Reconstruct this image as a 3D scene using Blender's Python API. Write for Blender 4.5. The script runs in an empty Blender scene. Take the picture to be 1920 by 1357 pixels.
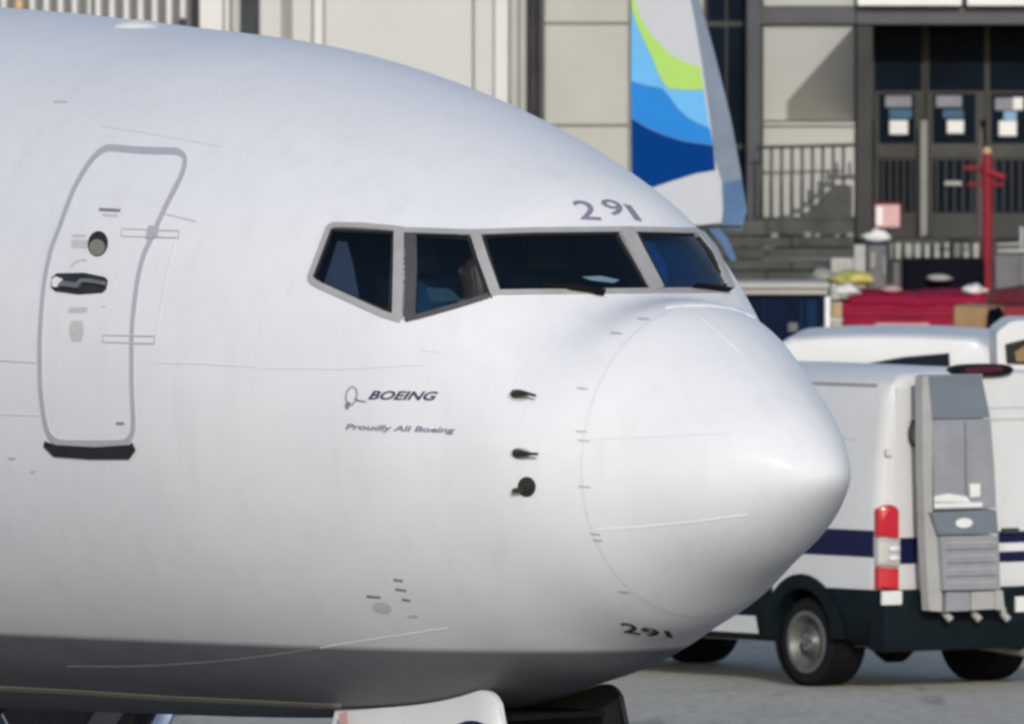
import bpy, bmesh, math, random
import numpy as np
from mathutils import Vector, Matrix
from mathutils.bvhtree import BVHTree
random.seed(7)
scene = bpy.context.scene
COL = scene.collection

# ------------------------------------------------------------------ camera
F, CH, YH = 26100.0, 5.4, 16.0           # focal length in photo pixels, camera height, horizon row
PITCH = math.atan((678.5 - YH) / F)
cam_d = bpy.data.cameras.new('camera')
cam = bpy.data.objects.new('camera', cam_d)
COL.objects.link(cam)
cam.location = (0, 0, CH)
cam.rotation_euler = (math.pi / 2 - PITCH, 0, 0)
cam_d.sensor_width = 36.0
cam_d.lens = F / 1920.0 * 36.0
cam_d.clip_start = 1.0
cam_d.clip_end = 6000
cam_d.dof.use_dof = True
cam_d.dof.focus_distance = 76.0
cam_d.dof.aperture_fstop = 10.0
scene.camera = cam

# ------------------------------------------------------------------ sky, sun, exposure
SUN = Vector((0.12, -0.93, 0.335)).normalized()      # towards the sun
el = math.asin(SUN.z)
az = math.atan2(SUN.x, SUN.y)
world = bpy.data.worlds.new('World')
scene.world = world
world.use_nodes = True
wn = world.node_tree
sky = wn.nodes.new('ShaderNodeTexSky')
sky.sky_type = 'NISHITA'
sky.sun_disc = False
sky.sun_elevation = el
sky.sun_rotation = az
bg = wn.nodes['Background']
bg.inputs['Strength'].default_value = 0.132
wn.links.new(sky.outputs[0], bg.inputs['Color'])
sun_d = bpy.data.lights.new('sun', 'SUN')
sun_d.energy = 1.95
sun_d.angle = math.radians(0.5)
sun_d.color = (1.0, 0.985, 0.965)
sun = bpy.data.objects.new('sun', sun_d)
COL.objects.link(sun)
sun.location = (0, -20, 60)
sun.rotation_euler = (-SUN).to_track_quat('-Z', 'Y').to_euler()
scene.view_settings.view_transform = 'Standard'
scene.view_settings.look = 'None'
scene.view_settings.exposure = 0.0
scene.view_settings.gamma = 1.0
scene.view_settings.use_curve_mapping = False
scene.cycles.filter_width = 3.0

# ------------------------------------------------------------------ materials
def lin(c):
    return tuple(((v / 255) / 12.92 if v / 255 <= 0.04045 else ((v / 255 + 0.055) / 1.055) ** 2.4) for v in c)

def mat(name, col, rough=0.5, metal=0.0, var=0.12, scale=3.0, bump=0.0, bscale=20.0, coat=0.0, spec=0.5):
    m = bpy.data.materials.new(name)
    m.use_nodes = True
    nt = m.node_tree
    b = nt.nodes['Principled BSDF']
    b.inputs['Roughness'].default_value = rough
    b.inputs['Metallic'].default_value = metal
    b.inputs['Coat Weight'].default_value = coat
    b.inputs['Coat Roughness'].default_value = 0.12
    b.inputs['Specular IOR Level'].default_value = spec
    tc = nt.nodes.new('ShaderNodeTexCoord')
    n = nt.nodes.new('ShaderNodeTexNoise')
    n.inputs['Scale'].default_value = scale
    n.inputs['Detail'].default_value = 6
    n.inputs['Roughness'].default_value = 0.65
    nt.links.new(tc.outputs['Object'], n.inputs['Vector'])
    r = nt.nodes.new('ShaderNodeValToRGB')
    r.color_ramp.elements[0].position = 0.3
    r.color_ramp.elements[1].position = 0.7
    r.color_ramp.elements[0].color = (*[c * (1 - var) for c in col], 1)
    r.color_ramp.elements[1].color = (*[min(1, c * (1 + var * .5)) for c in col], 1)
    nt.links.new(n.outputs['Fac'], r.inputs['Fac'])
    nt.links.new(r.outputs['Color'], b.inputs['Base Color'])
    if bump:
        n2 = nt.nodes.new('ShaderNodeTexNoise')
        n2.inputs['Scale'].default_value = bscale
        n2.inputs['Detail'].default_value = 4
        nt.links.new(tc.outputs['Object'], n2.inputs['Vector'])
        bp = nt.nodes.new('ShaderNodeBump')
        bp.inputs['Strength'].default_value = bump
        bp.inputs['Distance'].default_value = 0.02
        nt.links.new(n2.outputs['Fac'], bp.inputs['Height'])
        nt.links.new(bp.outputs['Normal'], b.inputs['Normal'])
    return m

def skin_material():
    """aircraft paint: white above, grey below the waterline, faint grime"""
    m = bpy.data.materials.new('aircraft_paint')
    m.use_nodes = True
    nt = m.node_tree
    L = nt.links.new
    b = nt.nodes['Principled BSDF']
    b.inputs['Roughness'].default_value = 0.55
    b.inputs['Specular IOR Level'].default_value = 0.25
    b.inputs['Coat Weight'].default_value = 0.05
    b.inputs['Coat Roughness'].default_value = 0.20
    geo = nt.nodes.new('ShaderNodeNewGeometry')
    sep = nt.nodes.new('ShaderNodeSeparateXYZ')
    L(geo.outputs['Position'], sep.inputs[0])
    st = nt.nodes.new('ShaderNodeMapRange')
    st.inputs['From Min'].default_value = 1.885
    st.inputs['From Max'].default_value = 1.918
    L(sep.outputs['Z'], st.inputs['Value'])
    n = nt.nodes.new('ShaderNodeTexNoise')
    n.inputs['Scale'].default_value = 1.6
    n.inputs['Detail'].default_value = 7
    n.inputs['Roughness'].default_value = 0.62
    mp = nt.nodes.new('ShaderNodeMapping')
    mp.inputs['Scale'].default_value = (1, 1, 2.2)
    L(geo.outputs['Position'], mp.inputs[0])
    L(mp.outputs[0], n.inputs['Vector'])
    wr = nt.nodes.new('ShaderNodeValToRGB')
    wr.color_ramp.elements[0].position = 0.30
    wr.color_ramp.elements[1].position = 0.62
    wr.color_ramp.elements[0].color = (.70, .72, .762, 1)
    wr.color_ramp.elements[1].color = (.735, .75, .788, 1)
    L(n.outputs['Fac'], wr.inputs['Fac'])
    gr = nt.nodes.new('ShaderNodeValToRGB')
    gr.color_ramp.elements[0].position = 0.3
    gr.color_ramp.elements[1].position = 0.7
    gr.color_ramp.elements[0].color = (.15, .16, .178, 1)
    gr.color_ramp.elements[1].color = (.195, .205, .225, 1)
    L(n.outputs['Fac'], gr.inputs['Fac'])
    # circumferential skin joints every half metre along the axis, plus faint vertical rain streaks
    dt = nt.nodes.new('ShaderNodeVectorMath'); dt.operation = 'DOT_PRODUCT'
    L(geo.outputs['Position'], dt.inputs[0])
    dt.inputs[1].default_value = (math.cos(math.radians(45)), -math.sin(math.radians(45)), 0)
    def mth(op, a, v=None):
        x = nt.nodes.new('ShaderNodeMath'); x.operation = op
        L(a, x.inputs[0])
        if v is not None: x.inputs[1].default_value = v
        return x.outputs[0]
    fr = mth('FRACT', mth('MULTIPLY', dt.outputs['Value'], 1 / .508))
    ln = mth('LESS_THAN', mth('ABSOLUTE', mth('SUBTRACT', fr, .5)), .008)
    aft = mth('LESS_THAN', dt.outputs['Value'], -52.86)      # none on the radome
    mm = nt.nodes.new('ShaderNodeMath'); mm.operation = 'MULTIPLY'
    L(ln, mm.inputs[0]); L(aft, mm.inputs[1])
    lnf = mth('MULTIPLY', mm.outputs[0], .055)
    n3 = nt.nodes.new('ShaderNodeTexNoise')
    n3.inputs['Scale'].default_value = 5.0
    n3.inputs['Detail'].default_value = 5
    mp3 = nt.nodes.new('ShaderNodeMapping')
    mp3.inputs['Scale'].default_value = (1.6, 1.6, .16)
    L(geo.outputs['Position'], mp3.inputs[0])
    L(mp3.outputs[0], n3.inputs['Vector'])
    sk = nt.nodes.new('ShaderNodeMapRange')
    sk.inputs['From Min'].default_value = .52
    sk.inputs['From Max'].default_value = .80
    sk.inputs['To Min'].default_value = 0
    sk.inputs['To Max'].default_value = .10
    L(n3.outputs['Fac'], sk.inputs['Value'])
    ad = nt.nodes.new('ShaderNodeMath'); ad.operation = 'ADD'
    L(lnf, ad.inputs[0]); L(sk.outputs['Result'], ad.inputs[1])
    gm = nt.nodes.new('ShaderNodeMix'); gm.data_type = 'RGBA'
    L(ad.outputs[0], gm.inputs['Factor'])
    L(wr.outputs['Color'], gm.inputs['A'])
    gm.inputs['B'].default_value = (.30, .29, .27, 1)
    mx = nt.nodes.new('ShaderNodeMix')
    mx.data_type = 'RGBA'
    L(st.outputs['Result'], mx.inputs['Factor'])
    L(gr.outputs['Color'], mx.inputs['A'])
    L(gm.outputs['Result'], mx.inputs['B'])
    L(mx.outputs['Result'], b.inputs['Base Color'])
    n2 = nt.nodes.new('ShaderNodeTexNoise')
    n2.inputs['Scale'].default_value = 2.3
    n2.inputs['Detail'].default_value = 2
    L(geo.outputs['Position'], n2.inputs['Vector'])
    bp = nt.nodes.new('ShaderNodeBump')
    bp.inputs['Strength'].default_value = 0.10
    bp.inputs['Distance'].default_value = 0.03
    L(n2.outputs['Fac'], bp.inputs['Height'])
    L(bp.outputs['Normal'], b.inputs['Normal'])
    return m

def glass_material(name, tint, refl=(0.9, 0.95, 1.0), rough=0.03):
    m = bpy.data.materials.new(name)
    m.use_nodes = True
    nt = m.node_tree
    nt.nodes.remove(nt.nodes['Principled BSDF'])
    out = nt.nodes['Material Output']
    t = nt.nodes.new('ShaderNodeBsdfTransparent')
    g = nt.nodes.new('ShaderNodeBsdfGlossy')
    f = nt.nodes.new('ShaderNodeFresnel')
    n = nt.nodes.new('ShaderNodeTexNoise')
    n.inputs['Scale'].default_value = 2.0
    bp = nt.nodes.new('ShaderNodeBump')
    bp.inputs['Strength'].default_value = 0.05
    bp.inputs['Distance'].default_value = 0.02
    nt.links.new(n.outputs['Fac'], bp.inputs['Height'])
    nt.links.new(bp.outputs['Normal'], g.inputs['Normal'])
    f.inputs['IOR'].default_value = 1.5
    t.inputs['Color'].default_value = (*tint, 1)
    g.inputs['Color'].default_value = (*refl, 1)
    g.inputs['Roughness'].default_value = rough
    mx = nt.nodes.new('ShaderNodeMixShader')
    nt.links.new(f.outputs[0], mx.inputs[0])
    nt.links.new(t.outputs[0], mx.inputs[1])
    nt.links.new(g.outputs[0], mx.inputs[2])
    nt.links.new(mx.outputs[0], out.inputs[0])
    return m

def ground_material():
    m = bpy.data.materials.new('apron_concrete')
    m.use_nodes = True
    nt = m.node_tree
    L = nt.links.new
    b = nt.nodes['Principled BSDF']
    b.inputs['Roughness'].default_value = 0.85
    geo = nt.nodes.new('ShaderNodeNewGeometry')
    def noise(sc, det, st=(1, 1, 1)):
        mp = nt.nodes.new('ShaderNodeMapping')
        mp.inputs['Scale'].default_value = st
        L(geo.outputs['Position'], mp.inputs[0])
        n = nt.nodes.new('ShaderNodeTexNoise')
        n.inputs['Scale'].default_value = sc
        n.inputs['Detail'].default_value = det
        n.inputs['Roughness'].default_value = 0.7
        L(mp.outputs[0], n.inputs['Vector'])
        return n
    n1 = noise(0.6, 8, (1, .35, 1))
    n2 = noise(9, 7, (1, .30, 1))
    n3 = noise(1.3, 4, (1, .18, 1))
    r1 = nt.nodes.new('ShaderNodeValToRGB')
    r1.color_ramp.elements[0].position = .3
    r1.color_ramp.elements[1].position = .7
    r1.color_ramp.elements[0].color = (.445, .415, .355, 1)
    r1.color_ramp.elements[1].color = (.545, .508, .436, 1)
    L(n1.outputs['Fac'], r1.inputs['Fac'])
    r2 = nt.nodes.new('ShaderNodeValToRGB')
    r2.color_ramp.elements[0].position = .3
    r2.color_ramp.elements[1].position = .65
    r2.color_ramp.elements[0].color = (.72, .72, .72, 1)
    r2.color_ramp.elements[1].color = (1.08, 1.07, 1.05, 1)
    L(n2.outputs['Fac'], r2.inputs['Fac'])
    r3 = nt.nodes.new('ShaderNodeValToRGB')
    r3.color_ramp.elements[0].position = .32
    r3.color_ramp.elements[1].position = .42
    r3.color_ramp.elements[0].color = (.62, .61, .6, 1)
    r3.color_ramp.elements[1].color = (1, 1, 1, 1)
    L(n3.outputs['Fac'], r3.inputs['Fac'])
    def mul(a, c):
        x = nt.nodes.new('ShaderNodeMix')
        x.data_type = 'RGBA'
        x.blend_type = 'MULTIPLY'
        x.inputs['Factor'].default_value = 1
        L(a, x.inputs['A'])
        L(c, x.inputs['B'])
        return x.outputs['Result']
    c = mul(mul(r1.outputs['Color'], r2.outputs['Color']), r3.outputs['Color'])
    L(c, b.inputs['Base Color'])
    bp = nt.nodes.new('ShaderNodeBump')
    bp.inputs['Strength'].default_value = .3
    bp.inputs['Distance'].default_value = .01
    L(n2.outputs['Fac'], bp.inputs['Height'])
    L(bp.outputs['Normal'], b.inputs['Normal'])
    return m

M = {}
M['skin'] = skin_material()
M['white'] = mat('white_paint', (.78, .78, .77), .4, var=.05, scale=2)
M['van_white'] = mat('van_white_paint', (.70, .70, .70), .45, var=.06, scale=1.5, coat=.12, spec=.25)
M['door_white'] = mat('gear_door_paint', (.72, .73, .75), .4, var=.05, scale=2)
M['band'] = mat('door_band_paint', (.43, .44, .50), .45, var=.06, scale=4)
M['frame'] = mat('window_frame_metal', (.43, .425, .425), .5, .2, var=.15, scale=8)
M['dark_frame'] = mat('dark_window_seal', (.07, .072, .078), .5, var=.2, scale=8)
M['seal'] = mat('rubber_seal', (.012, .012, .014), .7, var=.2)
M['pane'] = glass_material('cockpit_glass', (.50, .64, .74))
M['liner'] = mat('cockpit_lining', (.030, .10, .19), .8, var=.3, scale=5, spec=.1)
M['reflection_blue'] = mat('painted_blue_reflection', (.010, .13, .36), .7, var=.35, scale=7, spec=.1)
M['teal'] = mat('grey_teal', (.06, .12, .14), .8, var=.3, scale=9, spec=.1)
M['lilac'] = mat('pale_lilac', (.105, .105, .15), .8, var=.15, scale=6)
M['black'] = mat('black_rubber', (.010, .010, .012), .8, var=.3, scale=8, bump=.2, bscale=40, spec=.08)
M['tyre'] = mat('tyre_rubber', (.011, .012, .014), .85, var=.3, scale=12, bump=.3, bscale=60, spec=.15)
M['steel'] = mat('bare_steel', (.30, .30, .30), .5, .7, var=.25, scale=10)
M['rim_steel'] = mat('rim_steel', (.17, .168, .16), .5, .5, var=.3, scale=14)
M['chrome'] = mat('bright_metal', (.8, .8, .8), .15, 1.0, var=.06)
M['print'] = mat('navy_print', (.05, .06, .12), .7, var=.15, scale=30, spec=.1)
M['print_grey'] = mat('grey_print', (.22, .23, .31), .7, var=.15, scale=30, spec=.1)
M['print_pale'] = mat('pale_print', (.56, .555, .56), .6, var=.12, scale=30)
M['print_dark'] = mat('dark_print', (.06, .06, .065), .7, var=.15, scale=30, spec=.1)
M['seam'] = mat('seam_sealant', (.50, .51, .55), .6, var=.1, scale=12)
M['seam_faint'] = mat('faint_seam', (.655, .672, .715), .5, var=.05, scale=12)
M['hinge_paint'] = mat('hinge_paint', (.56, .57, .61), .6, var=.05, scale=12)
M['gear_door_shade'] = mat('gear_shade_grey', (.035, .036, .038), .7, var=.3, scale=4, spec=.1)
M['fastener'] = mat('fastener_paint', (.48, .49, .52), .6, var=.1, scale=12)
M['seam_or_glint'] = mat('bright_seam_or_glint', (.79, .805, .84), .35, var=.03, scale=12)
M['belly_reflection_tan'] = mat('tan_reflection', (.42, .39, .31), .5, var=.15, scale=12)
M['belly_reflection'] = mat('belly_reflection', (.27, .28, .31), .6, var=.1, scale=12, spec=.2)
M['scuff'] = mat('scuff_plate', (.055, .056, .065), .45, .5, var=.25, scale=15, spec=0.12)
M['probe'] = mat('probe_metal', (.06, .058, .05), .4, .6, var=.3, scale=20)
M['blind'] = mat('window_blind_grey', (.22, .21, .19), .6, var=.2, scale=10)
M['red'] = mat('red_paint', (.235, .014, .026), .5, var=.25, scale=3, spec=.2)
M['red_fabric'] = mat('red_cover', (.28, .013, .045), .7, var=.25, scale=4, bump=.2, bscale=3, spec=.06)
M['dark_red'] = mat('dark_red_paint', (.10, .008, .016), .5, var=.3, scale=3, spec=0.12)
M['pink'] = mat('pink_board', (.62, .36, .36), .6, var=.1, scale=3)
M['engine_blue'] = mat('engine_blue_paint', (.006, .014, .036), .3, var=.2, scale=2, coat=.5, spec=0.12)
M['navy'] = mat('navy_paint', (.012, .014, .06), .35, var=.15, scale=3, spec=0.12)
M['cladding'] = mat('dark_lower_paint', (.007, .0125, .017), .6, var=.3, scale=4, spec=0.1)
M['lift_dark'] = mat('lift_slate', (.17, .20, .24), .5, var=.12, scale=6)
M['lift'] = mat('lift_grey', (.30, .31, .335), .5, var=.12, scale=6)
M['lift_side'] = mat('lift_side_grey', (.42, .415, .40), .5, var=.12, scale=6)
M['lamp_red'] = mat('lamp_red', (.55, .012, .03), .15, var=.1, coat=.8, scale=12)
M['lamp_clear'] = mat('lamp_clear', (.62, .62, .62), .12, .3, var=.1, coat=.6, scale=12)
M['lamp_dark'] = mat('lamp_dark_red', (.30, .008, .02), .3, var=.1)
M['maroon'] = mat('brake_lamp', (.08, .006, .02), .2, var=.2, coat=.5)
M['ground'] = ground_material()
M['asphalt'] = mat('dark_ground_asphalt', (.135, .141, .153), .9, var=.25, scale=.8, bump=.3, bscale=30)
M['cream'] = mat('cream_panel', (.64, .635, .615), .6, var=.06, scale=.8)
M['cream2'] = mat('cream_panel_grey', (.535, .535, .525), .6, var=.06, scale=.8)  # slightly greyer cream than the other panels
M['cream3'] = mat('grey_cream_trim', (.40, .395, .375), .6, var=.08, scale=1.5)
M['rib'] = mat('pale_rib', (.62, .62, .615), .5, var=.08, scale=3)
M['rib_back'] = mat('rib_backing', (.17, .17, .165), .7, var=.2, scale=1)
M['conduit'] = mat('dark_conduit', (.05, .05, .055), .6, var=.3, scale=2, spec=0.12)
M['stone'] = mat('cast_stone', (.46, .455, .415), .8, var=.08, scale=1.2, bump=.1, bscale=20)
M['stone_wall'] = mat('smooth_render', (.47, .467, .435), .8, var=.07, scale=1.0)
M['joint'] = mat('joint_mortar', (.22, .21, .18), .9, var=.2, scale=4)
M['window_dark'] = mat('dark_window_glass', (.003, .009, .019), .45, var=.6, scale=.9, spec=.03)
M['window_grey'] = mat('grey_window_glass', (.045, .06, .07), .15, var=.3, scale=1, spec=0.12)
M['beam'] = mat('grey_steel_beam', (.105, .105, .115), .5, var=.12, scale=1.5, spec=0.12)
M['column'] = mat('grey_steel_column', (.085, .088, .10), .5, var=.15, scale=1.5, spec=0.12)
M['door_frame'] = mat('bronze_frame', (.060, .060, .057), .6, var=.2, scale=2, spec=.15)
M['mullion'] = mat('pale_mullion', (.21, .21, .20), .5, var=.12, scale=3)
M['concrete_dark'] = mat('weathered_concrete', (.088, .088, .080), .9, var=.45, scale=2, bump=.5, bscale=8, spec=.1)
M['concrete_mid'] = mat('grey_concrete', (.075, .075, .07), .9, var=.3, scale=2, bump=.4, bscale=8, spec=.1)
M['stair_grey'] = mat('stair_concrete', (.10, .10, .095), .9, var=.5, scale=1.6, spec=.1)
M['rail'] = mat('dark_railing', (.06, .06, .055), .5, .3, var=.2, scale=4)
M['picket'] = mat('pale_picket', (.33, .335, .30), .6, var=.3, scale=5)
M['sheet_white'] = mat('paper_white', (.80, .80, .78), .7, var=.05, scale=6)
M['notice_grey'] = mat('notice_grey', (.24, .24, .28), .7, var=.15, scale=6)
M['notice_blue'] = mat('notice_blue', (.02, .10, .20), .6, var=.2, scale=6)
M['notice_sky'] = mat('notice_pale_blue', (.20, .38, .62), .6, var=.15, scale=6)
M['container_blue'] = mat('container_navy', (.003, .009, .030), .6, var=.35, scale=3, spec=.05)
M['container_light'] = mat('container_trim_blue', (.006, .022, .065), .6, var=.3, scale=3, spec=.05)
M['slab'] = mat('pale_lid', (.42, .40, .37), .7, var=.15, scale=3)
M['tan'] = mat('tan_board', (.46, .34, .19), .8, var=.15, scale=5)
M['cardboard'] = mat('cardboard', (.30, .19, .095), .9, var=.2, scale=4)
M['yellow'] = mat('yellow_plastic', (.62, .56, .14), .6, var=.2, scale=5, bump=.6, bscale=6)
M['grey_bundle'] = mat('grey_plastic', (.35, .35, .31), .7, var=.3, scale=6, bump=.6, bscale=6)
M['bin_grey'] = mat('grey_plastic_bin', (.40, .40, .38), .6, var=.15, scale=4)
M['equipment_black'] = mat('black_equipment', (.003, .004, .009), .6, var=.3, scale=3, spec=.05)
M['equipment_grey'] = mat('grey_equipment', (.12, .12, .13), .6, var=.2, scale=3)
M['wing_white'] = mat('wing_white', (.50, .52, .56), .5, var=.04, scale=2, spec=.15)
M['wing_grey'] = mat('wing_slat_grey', (.17, .215, .285), .5, .1, var=.3, scale=2, spec=.2)
M['strake_blue'] = mat('wingtip_blue', (.07, .145, .28), .5, .1, var=.2, scale=3, spec=.2)
M['green'] = mat('lime_green', (.38, .62, .14), .45, var=.05, scale=3, spec=0.12)
M['light_blue'] = mat('light_blue', (.13, .43, .78), .45, var=.05, scale=3, spec=0.12)
M['mid_blue'] = mat('mid_blue', (.01, .21, .62), .45, var=.05, scale=3, spec=0.12)
M['deep_blue'] = mat('deep_blue', (.001, .04, .20), .6, var=.05, scale=3, spec=0.02)
M['van_glass'] = mat('dark_car_glass', (.01, .012, .018), .08, var=.2)
M['skin_tone'] = mat('human_skin', (.42, .22, .16), .5, var=.1, scale=10)
M['shirt'] = mat('white_shirt', (.75, .76, .78), .8, var=.08, scale=10)
M['hair'] = mat('dark_hair', (.02, .014, .01), .6, var=.3, scale=40)
M['amber'] = mat('amber_lens', (.50, .33, .15), .25, var=.2, coat=.5)

# ------------------------------------------------------------------ helpers
def tag(o, label=None, cat=None, group=None, kind=None):
    if label: o['label'] = label
    if cat: o['category'] = cat
    if group: o['group'] = group
    if kind: o['kind'] = kind
    return o

def empty(name, loc, label, cat, rz=0.0, group=None):
    o = bpy.data.objects.new(name, None)
    o.empty_display_size = .3
    COL.objects.link(o)
    o.location = loc
    o.rotation_euler = (0, 0, rz)
    return tag(o, label, cat, group)

def world_of(o):
    m = Matrix.Translation(o.location) @ o.rotation_euler.to_matrix().to_4x4()
    if o.parent:
        m = world_of(o.parent) @ m
    return m

class MB:
    """collects shapes; build() links them as one mesh object"""
    def __init__(s):
        s.v, s.f = [], []
    def add(s, v, f):
        o = len(s.v)
        s.v += [tuple(p) for p in v]
        s.f += [tuple(i + o for i in q) for q in f]
        return s
    def box(s, x0, x1, y0, y1, z0, z1, b=0.0):
        if x0 > x1: x0, x1 = x1, x0
        if y0 > y1: y0, y1 = y1, y0
        if z0 > z1: z0, z1 = z1, z0
        if b <= 0 or b * 2.2 > min(x1 - x0, y1 - y0, z1 - z0):
            v = [(x, y, z) for z in (z0, z1) for y in (y0, y1) for x in (x0, x1)]
            return s.add(v, [(0, 2, 3, 1), (4, 5, 7, 6), (0, 1, 5, 4), (2, 6, 7, 3), (0, 4, 6, 2), (1, 3, 7, 5)])
        bm = bmesh.new()
        bmesh.ops.create_cube(bm, size=1)
        for q in bm.verts:
            q.co = ((x0 + x1) / 2 + q.co.x * (x1 - x0), (y0 + y1) / 2 + q.co.y * (y1 - y0), (z0 + z1) / 2 + q.co.z * (z1 - z0))
        bmesh.ops.bevel(bm, geom=bm.edges[:], offset=b, segments=2, affect='EDGES', profile=.6)
        s.bm(bm)
        return s
    def bm(s, bm):
        bm.verts.ensure_lookup_table()
        bm.verts.index_update()
        s.add([q.co[:] for q in bm.verts], [[q.index for q in f.verts] for f in bm.faces])
        bm.free()
        return s
    def tube(s, pts, r, n=10, caps=True):
        pts = [Vector(p) for p in pts]
        rr = r if isinstance(r, (list, tuple)) else [r] * len(pts)
        rings = []
        up = None
        for i, p in enumerate(pts):
            d = (pts[min(i + 1, len(pts) - 1)] - pts[max(i - 1, 0)]).normalized()
            if up is None:
                up = Vector((0, 0, 1)) if abs(d.z) < .9 else Vector((1, 0, 0))
            a = d.cross(up).normalized()
            c = a.cross(d).normalized()
            up = c
            rings.append([p + (a * math.cos(t) + c * math.sin(t)) * rr[i] for t in [2 * math.pi * k / n for k in range(n)]])
        v = [q for g in rings for q in g]
        f = [(i * n + k, i * n + (k + 1) % n, (i + 1) * n + (k + 1) % n, (i + 1) * n + k) for i in range(len(pts) - 1) for k in range(n)]
        if caps:
            f += [tuple(range(n - 1, -1, -1)), tuple((len(pts) - 1) * n + k for k in range(n))]
        return s.add(v, f)
    def lathe(s, prof, n=32, axis='x', c=(0, 0, 0)):
        """prof: (along, radius)"""
        v, f = [], []
        for a, r in prof:
            for k in range(n):
                t = 2 * math.pi * k / n
                q = (a, r * math.cos(t), r * math.sin(t))
                if axis == 'z': q = (q[1], q[2], q[0])
                if axis == 'y': q = (q[2], q[0], q[1])
                v.append((q[0] + c[0], q[1] + c[1], q[2] + c[2]))
        for i in range(len(prof) - 1):
            for k in range(n):
                f.append((i * n + k, i * n + (k + 1) % n, (i + 1) * n + (k + 1) % n, (i + 1) * n + k))
        return s.add(v, f)
    def prism(s, poly, a0, a1, axis='y'):
        """extrude a 2-D polygon: axis y -> (x,z); x -> (y,z); z -> (x,y)"""
        def P(u, w, a):
            return {'y': (u, a, w), 'x': (a, u, w), 'z': (u, w, a)}[axis]
        n = len(poly)
        v = [P(u, w, a0) for u, w in poly] + [P(u, w, a1) for u, w in poly]
        f = [tuple(range(n)), tuple(range(2 * n - 1, n - 1, -1))] + [(i, i + n, (i + 1) % n + n, (i + 1) % n) for i in range(n)]
        return s.add(v, f)
    def build(s, name, m, parent=None, inv=None, smooth=False, auto=None, fix=True):
        me = bpy.data.meshes.new(name)
        v = s.v
        if inv is not None:
            v = [inv @ Vector(p) for p in v]
        me.from_pydata([tuple(p) for p in v], [], s.f)
        if fix:
            bm = bmesh.new()
            bm.from_mesh(me)
            bmesh.ops.recalc_face_normals(bm, faces=bm.faces[:])
            bm.to_mesh(me)
            bm.free()
        if smooth:
            me.polygons.foreach_set('use_smooth', [True] * len(me.polygons))
            if auto:
                me.set_sharp_from_angle(angle=math.radians(auto))
        o = bpy.data.objects.new(name, me)
        me.materials.append(m)
        COL.objects.link(o)
        if parent: o.parent = parent
        return o

# photo-pixel rays
CP, SP = math.cos(PITCH), math.sin(PITCH)
CAMP = Vector((0, 0, CH))
def ray(px, py):
    a, u = (px - 960) / F, -(py - 678.5) / F
    return Vector((a, CP + u * SP, u * CP - SP)).normalized()
def at(px, py, Y):
    d = ray(px, py)
    return CAMP + d * (Y / d.y)
def project(p):
    X, Y, Z = p[0], p[1], p[2] - CH
    d = Y * CP - Z * SP
    return 960 + F * X / d, 678.5 - F * (Y * SP + Z * CP) / d
def on_plane(px, py, p, n):
    d = ray(px, py)
    return CAMP + d * ((p - CAMP).dot(n) / d.dot(n))

# ------------------------------------------------------------------ ground
g = MB()
g.add([(-1500, -300, 0), (1500, -300, 0), (1500, 3000, 0), (-1500, 3000, 0)], [(0, 1, 2, 3)])
tag(g.build('apron', M['ground']), kind='structure')
g = MB()
g.add([(-700, -280, .004), (700, -280, .004), (700, 102.5, .004), (-700, 102.5, .004)], [(0, 1, 2, 3)])  # dark ground out of view, added to cut bounce light on the belly
tag(g.build('unseen_ground', M['asphalt']), kind='structure')

# ------------------------------------------------------------------ buildings
YB = 177.5
def X_(px, Y=YB): return (px - 960) / F * Y
def Z_(py, Y=YB): return at(960, py, Y).z
def rect(mb, px0, py0, px1, py1, Y, depth, b=0.0):
    """a block whose front face covers these photo pixels at distance Y"""
    return mb.box(X_(px0, Y), X_(px1, Y), Y, Y + depth, Z_(py1, Y), Z_(py0, Y), b)
ZT = 9.5
def col(mb, px0, px1, Y, depth, z0=0.0, z1=ZT, b=0.0):
    return mb.box(X_(px0, Y), X_(px1, Y), Y, Y + depth, z0, z1, b)

# --- metal clad building on the left
hall = empty('clad_building', (X_(600), YB, 0), 'cream metal clad building with ribbed sheeting and tall pilasters behind the fuselage', 'building')
inv = world_of(hall).inverted()
wall = MB()
col(wall, -900, 1019, YB + .25, 12)
wl = wall.build('wall', M['rib_back'], hall, inv)
col_back = MB(); col(col_back, 374, 987, YB + .18, .068); col_back.build('backing', M['cream3'], wl, inv)
ribs = [7, 34, 60.5, 87, 113.5, 140, 167, 184, 210, 237, 263.5, 290, 317, 343]
ribs = [r - 26.5 * k for r in (7,) for k in range(33, 0, -1)] + ribs
rib_mesh = None
for r in ribs:
    w = 9 if r != 167 else 5
    mb = MB()
    Y = YB + .08
    x0, x1 = X_(r - w / 2, Y), X_(r + w / 2, Y)
    xa, xb = x0 - .022, x1 + .022
    mb.prism([(xa, Y + .168), (x0, Y), (x1, Y), (xb, Y + .168)], 0, ZT, 'z')
    mb.build('rib', M['rib'], wl, inv)
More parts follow.
